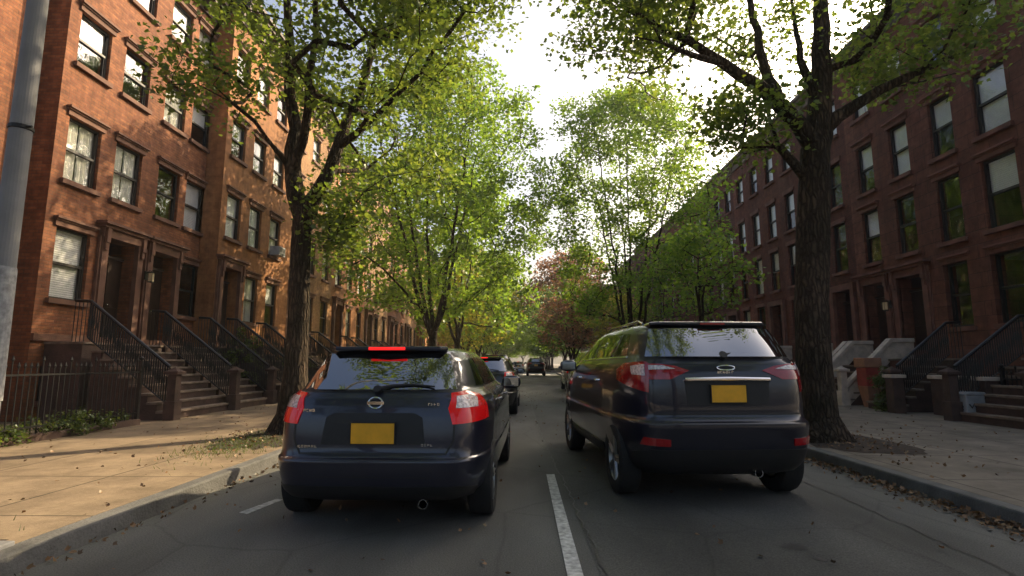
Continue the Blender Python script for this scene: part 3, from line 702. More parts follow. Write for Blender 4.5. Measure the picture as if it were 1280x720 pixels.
# big tree at the left kerb, behind the left car: local coordinates around its base
rg = np.random.default_rng(3)
cl = np.concatenate([ellipsoid_pts(rg, 275, (1.0, 0, 7.7), (3.3, 3.4, 3.9), 4.3, cond=lambda q: q[0] < 3.0 + .3 * (q[2] - 7) and (q[2] > 6.3 - .9 * (q[0] + .5) )),
                     ellipsoid_pts(rg, 18, (-1.7, -.4, 6.2), (.7, 1.0, .8), 5.2), ellipsoid_pts(rg, 26, (.6, .2, 4.1), (.6, .8, 1.0), 2.9),
                     ellipsoid_pts(rg, 40, (2.7, -.6, 8.2), (1.5, 1.6, .9), 7.2), ellipsoid_pts(rg, 95, (2.1, -4.2, 8.9), (2.8, 2.0, .9), 7.8)])
tmL, lmL = tree_meshes(5, [(0, 0, 0), (0, 0, .35), (.02, 0, 1.2), (.03, .0, 2.2), (0, 0, 3.2), (.0, .02, 3.9)],
    [([(0, 0, 3.8), (-.28, .1, 4.7), (-.35, .2, 5.7), (-.5, .1, 7.5), (-.6, 0, 9.5)], .19), ([(0, 0, 3.8), (.35, -.05, 4.4), (.6, 0, 5.2), (.9, .3, 6.7), (1.4, .4, 8.7)], .17),
     ([(.6, 0, 5.0), (1.3, -.2, 5.7), (2.2, -.4, 6.5), (3.0, -.5, 7.6)], .07), ([(-.3, .1, 4.8), (.1, -.3, 6.0), (.3, -.6, 7.6), (.2, -.8, 9.4)], .10), ([(-.2, 0, 4.6), (-.8, -.4, 5.5), (-1.5, -.6, 6.2)], .05)],
    cl, r0=.205, leaf=dict(per=66, spread=.52, size=.095))
place_tree(tmL, lmL, (-4.02, 9.5, .14), 'big tree forking above its thick trunk at the left kerb, directly behind the left car', M['bark'], M['leaf'])
# big dark tree at the right kerb
rg = np.random.default_rng(11)
cr = np.concatenate([ellipsoid_pts(rg, 190, (-.2, -.1, 9.2), (3.9, 3.9, 3.3), 6.9), ellipsoid_pts(rg, 40, (2.1, -.2, 6.7), (1.5, 1.5, .7), 5.7),
                     ellipsoid_pts(rg, 26, (-.9, -.1, 5.4), (.7, 1.0, .6), 4.4), ellipsoid_pts(rg, 52, (-2.9, -.6, 7.1), (1.2, 1.6, .8), 6.2), ellipsoid_pts(rg, 130, (-2.7, -3.6, 8.9), (3.0, 2.8, .9), 7.7)])
tmR, lmR = tree_meshes(6, [(0, 0, 0), (-.02, 0, .4), (.0, 0, 1.2), (.03, 0, 2.2), (.12, 0, 3.2), (.24, 0, 4.2), (.32, 0, 4.9)],
    [([(.3, 0, 4.8), (.45, 0, 5.6), (.62, .1, 6.8), (.8, .2, 8.4), (.9, .2, 10.5)], .24), ([(.3, 0, 4.8), (-.05, -.1, 5.3), (-.75, -.3, 5.9), (-1.7, -.5, 6.4), (-3.0, -.7, 7.1)], .17),
     ([(-.3, -.1, 5.6), (-.35, .2, 6.6), (-.5, .4, 8.0), (-.6, .5, 9.6)], .11), ([(-1.5, -.4, 6.3), (-2.2, -.9, 6.2), (-3.0, -1.3, 6.2)], .06),
     ([(.4, 0, 5.2), (1.0, -.1, 5.7), (1.9, -.3, 6.1), (3.0, -.3, 6.6)], .13), ([(.1, 0, 4.4), (-.35, -.1, 4.9), (-.6, -.2, 5.5)], .10), ([(.5, 0, 5.6), (.25, .1, 6.6), (.3, .4, 8.0)], .10)],
    cr, r0=.285, leaf=dict(per=66, spread=.52, size=.095), flare=1.35)
place_tree(tmR, lmR, (4.78, 8.95, .14), 'big dark tree leaning right at the right kerb, beside the dark SUV', M['bark'], M['leaf'])
# vase-shaped mid trees
def vase(seed, h, rx, zmin, nclump, per, size, stems=4, r0=.2, fork=1.9, simple=False, spread=.5, top=.85):
    rng = np.random.default_rng(seed); pts = []
    while len(pts) < nclump:
        t = rng.random() ** .8; z = zmin + (h - zmin) * t
        rr = rx * (.45 + .55 * math.sin(math.pi * min(1, t * .8 + .12))) * (1 if t < top else math.sqrt(max(0, 1 - ((t - top) / (1 - top)) ** 2)))
        a = rng.random() * 6.283; q = rr * (rng.random() ** .45) * (1 + .18 * math.sin(3 * a + z)); pts.append((q * math.cos(a), q * math.sin(a), z))
    limbs = []
    for i in range(stems):
        a = 6.283 * i / stems + rng.random(); e = rx * .5 * (.5 + rng.random() * .7)
        limbs.append(([(0, 0, fork), (e * .22 * math.cos(a), e * .22 * math.sin(a), fork + 1.2), (e * .55 * math.cos(a), e * .55 * math.sin(a), fork + (h - fork) * .4), (e * math.cos(a), e * math.sin(a), h * .82)], r0 * .5))
    return tree_meshes(seed + 1, [(0, 0, 0), (0, 0, .3), (.03, .02, fork * .5), (0, 0, fork)], limbs, np.array(pts), r0=r0, leaf=dict(per=per, spread=spread, size=size, simple=simple))
VA = vase(21, 12.0, 4.6, 2.9, 520, 74, .125, 5, .2)
VB = vase(31, 13.6, 4.3, 3.0, 520, 68, .13, 6, .17, fork=1.6)
VC = vase(41, 4.9, 1.35, 2.3, 48, 50, .11, 3, .08, fork=2.2, spread=.38)
VF = [vase(50 + i, 11.5, 4.7, 2.8, 260, 42, .24, 4, .18, simple=True, spread=.65) for i in range(3)]
place_tree(*VA, (-3.7, 22.3, .14), s=(1.1, 1.1, 1.14), label='bright green multi-stemmed tree at the left kerb, next beyond the big forked tree', bark=M['bark'], leafm=M['leaf_bright'])
place_tree(*VB, (4.85, 23.8, .14), 'airy bright green tree with many thin stems, above the roof of the dark SUV', M['bark'], M['leaf_bright'], rz=1)
place_tree(*VC, (4.95, 14.9, .14), 'slim young green tree at the right kerb, behind the big dark tree', M['bark'], M['leaf_bright'], rz=2)
far = []
for i, yy in enumerate([31, 39, 47, 56, 82, 91, 101, 112, 124, 137, 152]):
    lf = 'leaf_yellow' if i == 1 else 'leaf_bright'
    lab = ('yellow-leaved tree at the left kerb' if i == 1 else 'green tree at the left kerb') + ', %s beyond the bright multi-stemmed tree' % ordn[i]
    far.append((-3.9, yy, lf, lab, 'trees along the left kerb', .8 if i == 1 else 1))
for i, (x, yy, lf, s_) in enumerate([(6.3, 34, 'leaf_yellow', .5), (4.1, 41, 'leaf_pink', .88), (4.75, 53, 'leaf', .8), (4.75, 60, 'leaf_bright', 1)] + [(4.75, q, 'leaf_bright', 1) for q in (82, 90, 100, 111, 123, 138, 153)]):
    lab = {1: 'large pinkish-brown leaved tree at the right kerb', 0: 'small yellow-leaved tree behind the right kerb'}.get(i, 'green tree at the right kerb') + ', %s beyond the airy tree' % ordn[i]
    far.append((x, yy, lf, lab, 'trees along the right kerb', s_))
for i, (x, yy, lf, lab, g, s_) in enumerate(far):
    f_ = 1.0 if yy < 60 else 1.12
    place_tree(*VF[i % 3], (x + rnd.uniform(-.2, .2), yy, .14), lab, M['bark'], M[lf], rz=rnd.random() * 6, s=(s_ * f_, s_ * f_, s_ * rnd.uniform(.85, 1.08)), group=g)
for i in range(9):      # trees closing the end of the street
    place_tree(*VF[i % 3], (-26 + i * 6.6, 178 + 4 * (i % 2), 0), 'green tree across the far end of the street, %s from the left' % ordn[i], M['bark'], M['leaf_bright'], rz=i, s=(1.3, 1.3, 1.1), group='trees closing the far end of the street')
# two behind the camera (they only show as reflections in the car windows)
place_tree(tmL, lmL, (-4.0, -3.5, .14), 'leafy tree at the left kerb, seen only reflected in the left car window', M['bark'], M['leaf'], rz=2.6)
place_tree(tmR, lmR, (4.8, -4.2, .14), 'leafy tree at the right kerb, seen only reflected in the SUV window', M['bark'], M['leaf'], rz=3.4)

# ------------------------------------------------------------------ cars
def car_loft(layers, sub=4, n=128):
    L = np.array(layers, float); rows = []
    for i in range(len(L) - 1):
        p0, p1, p2, p3 = L[max(i - 1, 0)], L[i], L[i + 1], L[min(i + 2, len(L) - 1)]
        for s_ in range(sub):
            t = s_ / sub; q = .5 * (2 * p1 + (p2 - p0) * t + (2 * p0 - 5 * p1 + 4 * p2 - p3) * t * t + (3 * p1 - p0 - 3 * p2 + p3) * t ** 3)
            q[0] = p1[0] + (p2[0] - p1[0]) * t
            lo, hi = np.minimum(p1, p2), np.maximum(p1, p2); rows.append(np.clip(q, lo - .004, hi + .004))
    rows.append(L[-1])
    mb = MB(); vs = []; fs = []
    for z, hw, yr, yf, m_, nn in rows:
        cy, hl = (yr + yf) / 2, (yf - yr) / 2
        for k in range(n):
            t = 2 * math.pi * k / n + math.pi / n; c, s_ = math.cos(t), math.sin(t)
            vs.append((math.copysign(hw * abs(c) ** (2 / m_), c), cy + math.copysign(hl * abs(s_) ** (2 / nn), s_), z))
    for i in range(len(rows) - 1):
        for k in range(n):
            a, b = i * n + k, i * n + (k + 1) % n; fs.append((a, b, b + n, a + n))
    fs += [tuple(range(n - 1, -1, -1)), tuple((len(rows) - 1) * n + k for k in range(n))]
    mb.add(vs, fs); return mb
def ray_patch(bvh, p, mode, side):
    a, b = p
    if mode == 'rear': o_, d = Vector((a, -3, b)), Vector((0, 1, 0))
    elif mode == 'front': o_, d = Vector((a, 9, b)), Vector((0, -1, 0))
    elif mode == 'top': o_, d = Vector((a, b, 4)), Vector((0, 0, -1))
    elif mode == 'side': o_, d = Vector((side * 3, a, b)), Vector((-side, 0, 0))
    else:   # cylindrical round the rear, a = angle in degrees
        ph = R(a); o_ = Vector((4 * math.sin(ph), 1.0 - 4 * math.cos(ph), b)); d = Vector((-math.sin(ph), math.cos(ph), 0))
    h = bvh.ray_cast(o_, d)
    if h[0] is None: return None, None
    n_ = h[1] if h[1].dot(d) < 0 else -h[1]
    return h[0], n_
def patch(bvh, poly, mode, off=.004, side=1, grid=.05, name='patch', thick=.012, fit=False):
    bm = bmesh.new(); g = grid * (50 if mode == 'cyl' else 1)
    bm.faces.new([bm.verts.new((a, b, 0)) for a, b in poly])
    for ax, step in ((0, g), (1, grid)):
        vals = [p[ax] for p in poly]; v = min(vals) + step
        while v < max(vals) - 1e-4:
            co = [0, 0, 0]; co[ax] = v; no = [0, 0, 0]; no[ax] = 1
            bmesh.ops.bisect_plane(bm, geom=bm.verts[:] + bm.edges[:] + bm.faces[:], plane_co=co, plane_no=no); v += step
    bad = []
    nrm = {}
    for v in bm.verts:
        p, n_ = ray_patch(bvh, (v.co.x, v.co.y), mode, side)
        if p is None: bad.append(v); continue
        v.co = p + n_ * off; nrm[v] = n_
    if fit:      # a pane is one smooth curved sheet: fit y = f(x, z)
        g_ = [v for v in bm.verts if v in nrm]; X_ = np.array([v.co.x for v in g_]); Z_ = np.array([v.co.z for v in g_]); Y_ = np.array([v.co.y for v in g_])
        A_ = np.stack([np.ones_like(X_), X_ ** 2, Z_, Z_ ** 2, X_ ** 4], 1); co_ = np.linalg.lstsq(A_, Y_, rcond=None)[0]; F_ = A_ @ co_; F_ -= max(0, float(np.max(F_ - Y_))) 
        for v, y_ in zip(g_, F_): v.co.y = y_
    bmesh.ops.delete(bm, geom=bad, context='VERTS')
    be = [e for e in bm.edges if e.is_boundary]
    r = bmesh.ops.extrude_edge_only(bm, edges=be)
    for v in [x for x in r['geom'] if isinstance(x, bmesh.types.BMVert)]:
        best = min((q for q in nrm if q.is_valid), key=lambda q: (q.co - v.co).length_squared); v.co = v.co - nrm[best] * thick
    bmesh.ops.recalc_face_normals(bm, faces=bm.faces)
    for f in bm.faces: f.smooth = True
    me = bpy.data.meshes.new(name); bm.to_mesh(me); bm.free(); me.set_sharp_from_angle(angle=R(50)); return me
def seam(mb, bvh, pts, mode, wd=.010, off=.002, side=1, closed=False):
    P = []
    pts = list(pts) + ([pts[0]] if closed else [])
    for a, b in zip(pts, pts[1:]):
        L = math.hypot(b[0] - a[0], b[1] - a[1]) / (50 if mode == 'cyl' else 1); k = max(2, int(L / .04))
        for i in range(k): P.append((a[0] + (b[0] - a[0]) * i / k, a[1] + (b[1] - a[1]) * i / k))
    P.append(pts[-1]); prev = None; W = []
    for i, p in enumerate(P):
        q, n_ = ray_patch(bvh, p, mode, side)
        if q is None: continue
        W.append((q, n_))
    vs = []; fs = []
    for i, (q, n_) in enumerate(W):
        d = (W[min(i + 1, len(W) - 1)][0] - W[max(i - 1, 0)][0])
        s_ = d.cross(n_).normalized() * wd / 2; vs += [q + s_ + n_ * off, q - s_ + n_ * off]
    for i in range(len(W) - 1): fs.append((2 * i, 2 * i + 2, 2 * i + 3, 2 * i + 1))
    mb.add(vs, fs)
def tor(mb, c, a, b, r, n=28, plane='xz'):
    pts = [(c[0] + a * math.cos(t), c[1], c[2] + b * math.sin(t)) for t in np.linspace(0, 2 * math.pi, n)]
    mb.tube(pts, r, 6, cap=False)
def make_car(spec, label, cat, loc, rz):
    S = spec; root = empty(S['name'], loc, rz, label, cat)
    pm = M[S['paint']]
    base = car_loft(S['layers']); me = base.mesh('body'); bm = bmesh.new(); bm.from_mesh(me); bvh = BVHTree.FromBMesh(bm); bm.free()
    body = link('body', me, pm, root)
    wr = S['wr']; tmp = []
    for wy in S['wy']:
        for sx in (-1, 1):
            c = MB(); a = wr + .045; xs = S['hw'] - .30
            c.prism([(wy + a * math.cos(t), wr + a * math.sin(t)) for t in np.linspace(0, 2 * math.pi, 33)[:-1]], sx * xs, sx * (S['hw'] + .3), 'x')
            o_ = link('cut', c.mesh('cut'), None); tmp.append(o_)
            md = body.modifiers.new('b', 'BOOLEAN'); md.operation = 'DIFFERENCE'; md.object = o_; md.solver = 'EXACT'
    dg = bpy.context.evaluated_depsgraph_get(); nm = bpy.data.meshes.new_from_object(body.evaluated_get(dg))
    body.modifiers.clear(); body.data = nm; nm.name = 'body'
    nm.polygons.foreach_set('use_smooth', [True] * len(nm.polygons)); nm.set_sharp_from_angle(angle=R(32))
    for o_ in tmp: bpy.data.objects.remove(o_)
    def P(name, poly, mode, m, parent=None, **k): return link(name, patch(bvh, poly, mode, name=name, **k), M[m], parent or root)
    for pr in S['patches']:
        nm_, poly, mode, m_ = pr[:4]; k = pr[4] if len(pr) > 4 else {}
        P(nm_, poly, mode, m_, **k)
        if k.get('mirror'): pass
    sm = MB()
    for pts, mode, k in S['seams']: seam(sm, bvh, pts, mode, **k)
    link('panel_gap', sm.mesh('panel_gap', fix=False), M['plastic'], body)
    # wheels
    def wheel_meshes():
        t = MB(); w2 = .112
        t.lathe([(wr * .64, -w2 * .9), (wr * .9, -w2), (wr * .975, -w2 * .86), (wr, -w2 * .6), (wr * .992, -w2 * .2), (wr * .992, w2 * .2), (wr, w2 * .6), (wr * .975, w2 * .86), (wr * .9, w2), (wr * .64, w2 * .9), (wr * .64, -w2 * .9)], 40, axis='x')
        r = MB(); r.lathe([(wr * .66, -w2 * .8), (wr * .66, w2 * .86), (wr * .62, w2 * .84), (wr * .58, w2 * .5), (wr * .58, -w2 * .8), (.05, -w2 * .8)], 40, axis='x')
        for i in range(5):
            a = 2 * math.pi * i / 5
            for da in (-.16, .16):
                c, s_ = math.cos(a + da), math.sin(a + da); c2, s2 = math.cos(a + da * .7), math.sin(a + da * .7)
                r.tube([(w2 * .62, c * .05, s_ * .05), (w2 * .7, c2 * wr * .35, s2 * wr * .35), (w2 * .68, c2 * wr * .62, s2 * wr * .62)], [.030, .024, .026], 6)
        r.lathe([(0, w2 * .8), (.045, w2 * .78), (.06, w2 * .6), (.06, 0)], 16, axis='x')
        return t.mesh('tyre', True), r.mesh('rim', True)
    tm, rm = wheel_meshes()
    for wy in S['wy']:
        for sx in (-1, 1):
            wt = link('wheel', tm, M['rubber'], root, (sx * S['track'], wy, wr), (0, 0, 0 if sx > 0 else math.pi)); link('rim', rm, M['rim'], wt)
    # mirrors
    for sx in (-1, 1):
        x, y_, z_ = S['mirror']; mb = MB(); vs = []; 
        bmx = bmesh.new(); bmesh.ops.create_uvsphere(bmx, u_segments=20, v_segments=12, radius=1)
        for v in bmx.verts:
            q = v.co; e = .72
            v.co = Vector((sx * x + math.copysign(abs(q.x) ** e, q.x) * .125, y_ + (math.copysign(abs(q.y) ** e, q.y) * (.085 if q.y > 0 else .03)), z_ + math.copysign(abs(q.z) ** e, q.z) * .085))
        for f in bmx.faces: f.smooth = True
        me = bpy.data.meshes.new('mirror'); bmx.to_mesh(me); bmx.free()
        mo = link('mirror', me, pm, root)
        mb.box(sx * (x - .10), sx * (x + .10), y_ - .036, y_ - .028, z_ - .06, z_ + .06); mb.build('mirror_glass', M['car_glass'], mo, bevel=.004)
        mb = MB().tube([(sx * (x - .22), y_ + .04, z_ - .06), (sx * (x - .08), y_ + .03, z_ - .03)], .025, 8); mb.build('mirror_arm', M['plastic'], mo, smooth=True)
    S['extra'](root, bvh, P)
    return root
def letters(parent, bvh, x0, x1, z, h, name='badge_lettering', m='chrome', n=6, seed=1):
    mb = MB(); r_ = random.Random(seed); w_ = (x1 - x0) / n
    for i in range(n):
        a = x0 + w_ * i; q, nn = ray_patch(bvh, (a + w_ / 2, z), 'rear', 1); y_ = q.y - .006
        mb.box(a, a + w_ * .18, y_, y_ + .01, z - h / 2, z + h / 2)
        if r_.random() < .7: mb.box(a + w_ * .18, a + w_ * .7, y_, y_ + .01, z + h * .3, z + h / 2)
        if r_.random() < .6: mb.box(a + w_ * .18, a + w_ * .7, y_, y_ + .01, z - h / 2, z - h * .3)
        if r_.random() < .6: mb.box(a + w_ * .52, a + w_ * .7, y_ , y_ + .01, z - h * .3, z + h * .3)
        if r_.random() < .4: mb.box(a + w_ * .18, a + w_ * .52, y_, y_ + .01, z - h * .08, z + h * .1)
    mb.build(name, M[m], parent)
def plate(parent, x, z, y_, w_=.315, h=.165):
    mb = MB().box(x - w_ / 2, x + w_ / 2, y_ - .012, y_, z - h / 2, z + h / 2); p = mb.build('number_plate', M['plate'], parent, bevel=.004)
    f = MB(); t = .008
    f.box(x - w_ / 2 - t, x + w_ / 2 + t, y_ - .014, y_ + .004, z + h / 2, z + h / 2 + t); f.box(x - w_ / 2 - t, x + w_ / 2 + t, y_ - .014, y_ + .004, z - h / 2 - t, z - h / 2)
    f.box(x - w_ / 2 - t, x - w_ / 2, y_ - .014, y_ + .004, z - h / 2, z + h / 2); f.box(x + w_ / 2, x + w_ / 2 + t, y_ - .014, y_ + .004, z - h / 2, z + h / 2)
    f.build('plate_frame', M['plastic'], p)
def mirrored(p): return [(-a, b) for a, b in p][::-1]
# --- left hatchback
def hatch_extra(root, bvh, P):
    sp = MB()
    for i in range(1):
        sp.prism([(-.535, .50), (-.48, .425), (0, .395), (.48, .425), (.535, .50), (.50, .74), (-.50, .74)], 1.485, 1.522, 'z')
    s_ = sp.build('rear_spoiler', M['paint_navy'], root, bevel=.012)
    MB().box(-.165, .165, .385, .41, 1.489, 1.516).build('brake_light', M['lens_lit'], s_, bevel=.004)
    y_ = ray_patch(bvh, (0, .82), 'rear', 1)[0].y
    plate(root, 0, .805, y_ - .012, .36, .165)
    q, n_ = ray_patch(bvh, (.0, 1.045), 'rear', 1)
    e = MB(); tor(e, (0, q.y - .012, 1.045), .058, .045, .008); e.box(-.072, .072, q.y - .02, q.y - .004, 1.033, 1.057); e.build('emblem', M['chrome'], root)
    letters(root, bvh, -.66, -.50, .985, .022, n=6, seed=2); letters(root, bvh, .44, .54, 1.035, .02, n=4, seed=5)
    letters(root, bvh, -.62, -.45, .70, .02, n=6, seed=7); letters(root, bvh, .40, .50, .715, .02, n=4, seed=9)
    wp = MB(); pts = []
    for x, z in ((.02, 1.14), (.12, 1.165), (.30, 1.175), (.48, 1.16)):
        q, n_ = ray_patch(bvh, (x, z), 'rear', 1); pts.append(q + n_ * .03)
    wp.tube(pts, [.02, .014, .010, .007], 8); q, n_ = ray_patch(bvh, (.0, 1.135), 'rear', 1); wp.tube([q, q + n_ * .045], .034, 12)
    q2 = [ray_patch(bvh, (x, 1.15), 'rear', 1) for x in (-.16, .16)]
    wp.build('wiper', M['plastic'], root, smooth=True)
    ex = MB(); ex.lathe([(.034, -.02), (.038, -.02), (.038, .3), (.034, .3), (.034, -.02)], 18, (0, 0, 0), 'x')
    ex.build('exhaust_pipe', M['chrome'], root, (.42, .10, .25), (0, 0, R(90)), smooth=True)
    for a, b in ((1.35, 1.52), (2.4, 2.57)):
        for sx in (-1, 1):
            q, n_ = ray_patch(bvh, (a, 1.0), 'side', sx)
            MB().tube([q + Vector((0, 0, 0)), q + n_ * .035 + Vector((0, .03, 0)), q + n_ * .035 + Vector((0, .14, 0)), q + Vector((0, .17, 0))], .011, 8).build('door_handle', M['paint_navy'], root, smooth=True)
gl = [(-.66, 1.150), (.66, 1.150), (.55, 1.455), (-.55, 1.455)]
TL = [(35.5, .875), (62, .90), (63, 1.00), (58, 1.10), (46, 1.135), (37.5, 1.12), (34.5, 1.0)]
TLc = [(37.5, 1.0), (50, 1.005), (51.5, 1.075), (47, 1.10), (39, 1.09)]
def sidewin(y0, y1, y2, y3, z0, z1, z2): return [(y0, z0), (y3, z2), (y2, z1), (y1, z1)]
both = lambda n_, poly, m_: [(n_, poly, 'side', m_, dict(side=1, off=.004)), (n_, poly, 'side', m_, dict(side=-1, off=.004))]
HATCH = dict(name='parked_car', paint='paint_navy', hw=.965, wr=.335, wy=(.80, 3.48), track=.835, mirror=(1.0, 2.98, 1.12),
    layers=[(.23, .80, .30, 4.15, 8, 4), (.27, .88, .14, 4.3, 8, 4), (.34, .93, .055, 4.40, 8, 4), (.45, .955, .012, 4.46, 8, 4), (.57, .965, -.004, 4.48, 8.5, 4), (.60, .966, .0, 4.48, 8.5, 4), (.618, .958, .03, 4.475, 8.5, 4),
            (.66, .952, .052, 4.45, 9, 4), (.80, .955, .066, 4.38, 9, 4), (.93, .95, .085, 4.22, 9, 3.8), (1.02, .93, .11, 3.98, 9, 3.6), (1.08, .90, .135, 3.62, 9, 3.6), (1.115, .865, .16, 3.42, 8, 3.6),
            (1.15, .825, .19, 3.30, 8, 3.6), (1.30, .755, .32, 2.98, 8, 3.6), (1.42, .69, .425, 2.70, 8, 3.6), (1.48, .635, .50, 2.50, 7, 3.4), (1.515, .56, .62, 2.30, 6, 3.2), (1.53, .44, .85, 2.05, 5, 3), (1.536, .25, 1.1, 1.8, 4, 3)],
    patches=[('rear_window', gl, 'rear', 'car_glass', dict(off=.005, fit=True, thick=.04)), ('tail_light', TL, 'cyl', 'lens_red', dict(off=.010)), ('tail_light', mirrored(TL), 'cyl', 'lens_red', dict(off=.010)),
             ('reversing_light', TLc, 'cyl', 'lens_clear', dict(off=.016)), ('reversing_light', mirrored(TLc), 'cyl', 'lens_clear', dict(off=.016)),
             ('window_surround', [(-.70, 1.128), (.70, 1.128), (.60, 1.472), (-.60, 1.472)], 'rear', 'plastic', dict(off=.002)),
             ('plate_recess_shade', [(-.43, .715), (.43, .715), (.40, .93), (.33, .965), (-.33, .965), (-.40, .93)], 'rear', 'plastic', dict(off=.004)),  # flat dark panel on the hatch, the recess's shade put into its colour
             ('bumper_valance', [(-52, .235), (52, .235), (50, .36), (38, .395), (-38, .395), (-50, .36)], 'cyl', 'plastic', dict(off=.008)),
             ('windscreen', [(-.62, 1.16), (.62, 1.16), (.52, 1.45), (-.52, 1.45)], 'front', 'car_glass_side', dict(off=.004))]
            + both('side_window', [(.62, 1.17), (1.02, 1.165), (1.02, 1.42), (.86, 1.42)], 'car_glass_side') + both('side_window', [(1.08, 1.165), (1.95, 1.16), (1.95, 1.44), (1.08, 1.425)], 'car_glass_side')
            + both('side_window', [(2.02, 1.16), (2.95, 1.155), (2.50, 1.41), (2.02, 1.44)], 'car_glass_side'),
    seams=[([(-.72, 1.12), (-.665, .95), (-.66, .75), (-.60, .645), (.60, .645), (.66, .75), (.665, .95), (.72, 1.12)], 'rear', dict(wd=.016)),
           ([(-64, .70), (-50, .63), (-44, .63)], 'cyl', {}), ([(44, .63), (50, .63), (64, .70)], 'cyl', {}), ([(-.5, .47), (.5, .47)], 'rear', dict(wd=.006))]
          + [([(1.05, .45), (1.05, 1.15)], 'side', dict(side=s_)) for s_ in (1, -1)] + [([(2.0, .35), (2.0, 1.15)], 'side', dict(side=s_)) for s_ in (1, -1)] + [([(3.0, .4), (3.02, 1.1)], 'side', dict(side=s_)) for s_ in (1, -1)],
    extra=hatch_extra)
# --- right SUV
def suv_extra(root, bvh, P):
    sp = MB(); sp.prism([(-.63, .46), (-.56, .375), (0, .345), (.56, .375), (.63, .46), (.60, .75), (-.60, .75)], 1.76, 1.80, 'z')
    s_ = sp.build('rear_spoiler', M['paint_charcoal'], root, bevel=.014)
    MB().box(-.13, .13, .335, .36, 1.766, 1.786).build('brake_light', M['lens_dim'], s_)
    y_ = ray_patch(bvh, (0, 1.08), 'rear', 1)[0].y; plate(root, 0, 1.08, y_ - .014, .345, .165)
    q = ray_patch(bvh, (0, 1.215), 'rear', 1)[0]; c = MB(); c.tube([(-.44, q.y + .02, 1.195), (-.42, q.y - .02, 1.215), (0, q.y - .035, 1.222), (.42, q.y - .02, 1.215), (.44, q.y + .02, 1.195)], [.010, .02, .022, .02, .010], 8)
    c.build('chrome_bar', M['chrome'], root, smooth=True)
    q = ray_patch(bvh, (0, 1.32), 'rear', 1)[0]; e = MB(); tor(e, (0, q.y - .012, 1.328), .088, .022, .007); e.build('emblem', M['chrome'], root)
    letters(root, bvh, -.085, .085, 1.285, .022, n=6, seed=4)
    wp = MB(); pts = []
    for x, z in ((-.02, 1.43), (-.14, 1.46), (-.32, 1.47), (-.5, 1.455)):
        q, n_ = ray_patch(bvh, (-x, z), 'rear', 1); pts.append(q + n_ * .03)
    wp.tube(pts, [.022, .015, .010, .007], 8); q, n_ = ray_patch(bvh, (.0, 1.43), 'rear', 1); wp.tube([q, q + n_ * .05], .04, 12); wp.build('wiper', M['plastic'], root, smooth=True)
    for sx in (-1, 1):
        rr = MB(); pts = []
        for y2 in (.9, 1.05, 2.3, 2.5):
            q, n_ = ray_patch(bvh, (sx * .56, y2), 'top', 1); pts.append(q + Vector((0, 0, .012 if y2 in (.9, 2.5) else .045)))
        rr.tube(pts, .014, 8); rr.build('roof_rail', M['chrome'], root, smooth=True)
    ex = MB(); ex.lathe([(.036, -.02), (.042, -.02), (.042, .3), (.036, .3), (.036, -.02)], 18, (0, 0, 0), 'x')
    ex.build('exhaust_pipe', M['chrome'], root, (.30, .16, .32), (0, 0, R(90)), smooth=True)
    for a, b in ((1.35, 1.52), (2.45, 2.57)):
        for sx in (-1, 1):
            q, n_ = ray_patch(bvh, (a, 1.17), 'side', sx)
            MB().tube([q, q + n_ * .035 + Vector((0, .03, 0)), q + n_ * .035 + Vector((0, .15, 0)), q + Vector((0, .18, 0))], .012, 8).build('door_handle', M['chrome'], root, smooth=True)
STL = [(41, 1.09), (70, 1.20), (72, 1.30), (62, 1.37), (44, 1.385), (41, 1.36)]
STI = [(-.365, 1.30), (-.56, 1.215), (-.765, 1.215), (-.765, 1.365), (-.62, 1.36), (-.50, 1.345)][::-1]
STC = [(43, 1.25), (52, 1.26), (54, 1.34), (44, 1.36)]
SCI = [(-.50, 1.315), (-.74, 1.305), (-.74, 1.35), (-.62, 1.348)][::-1]
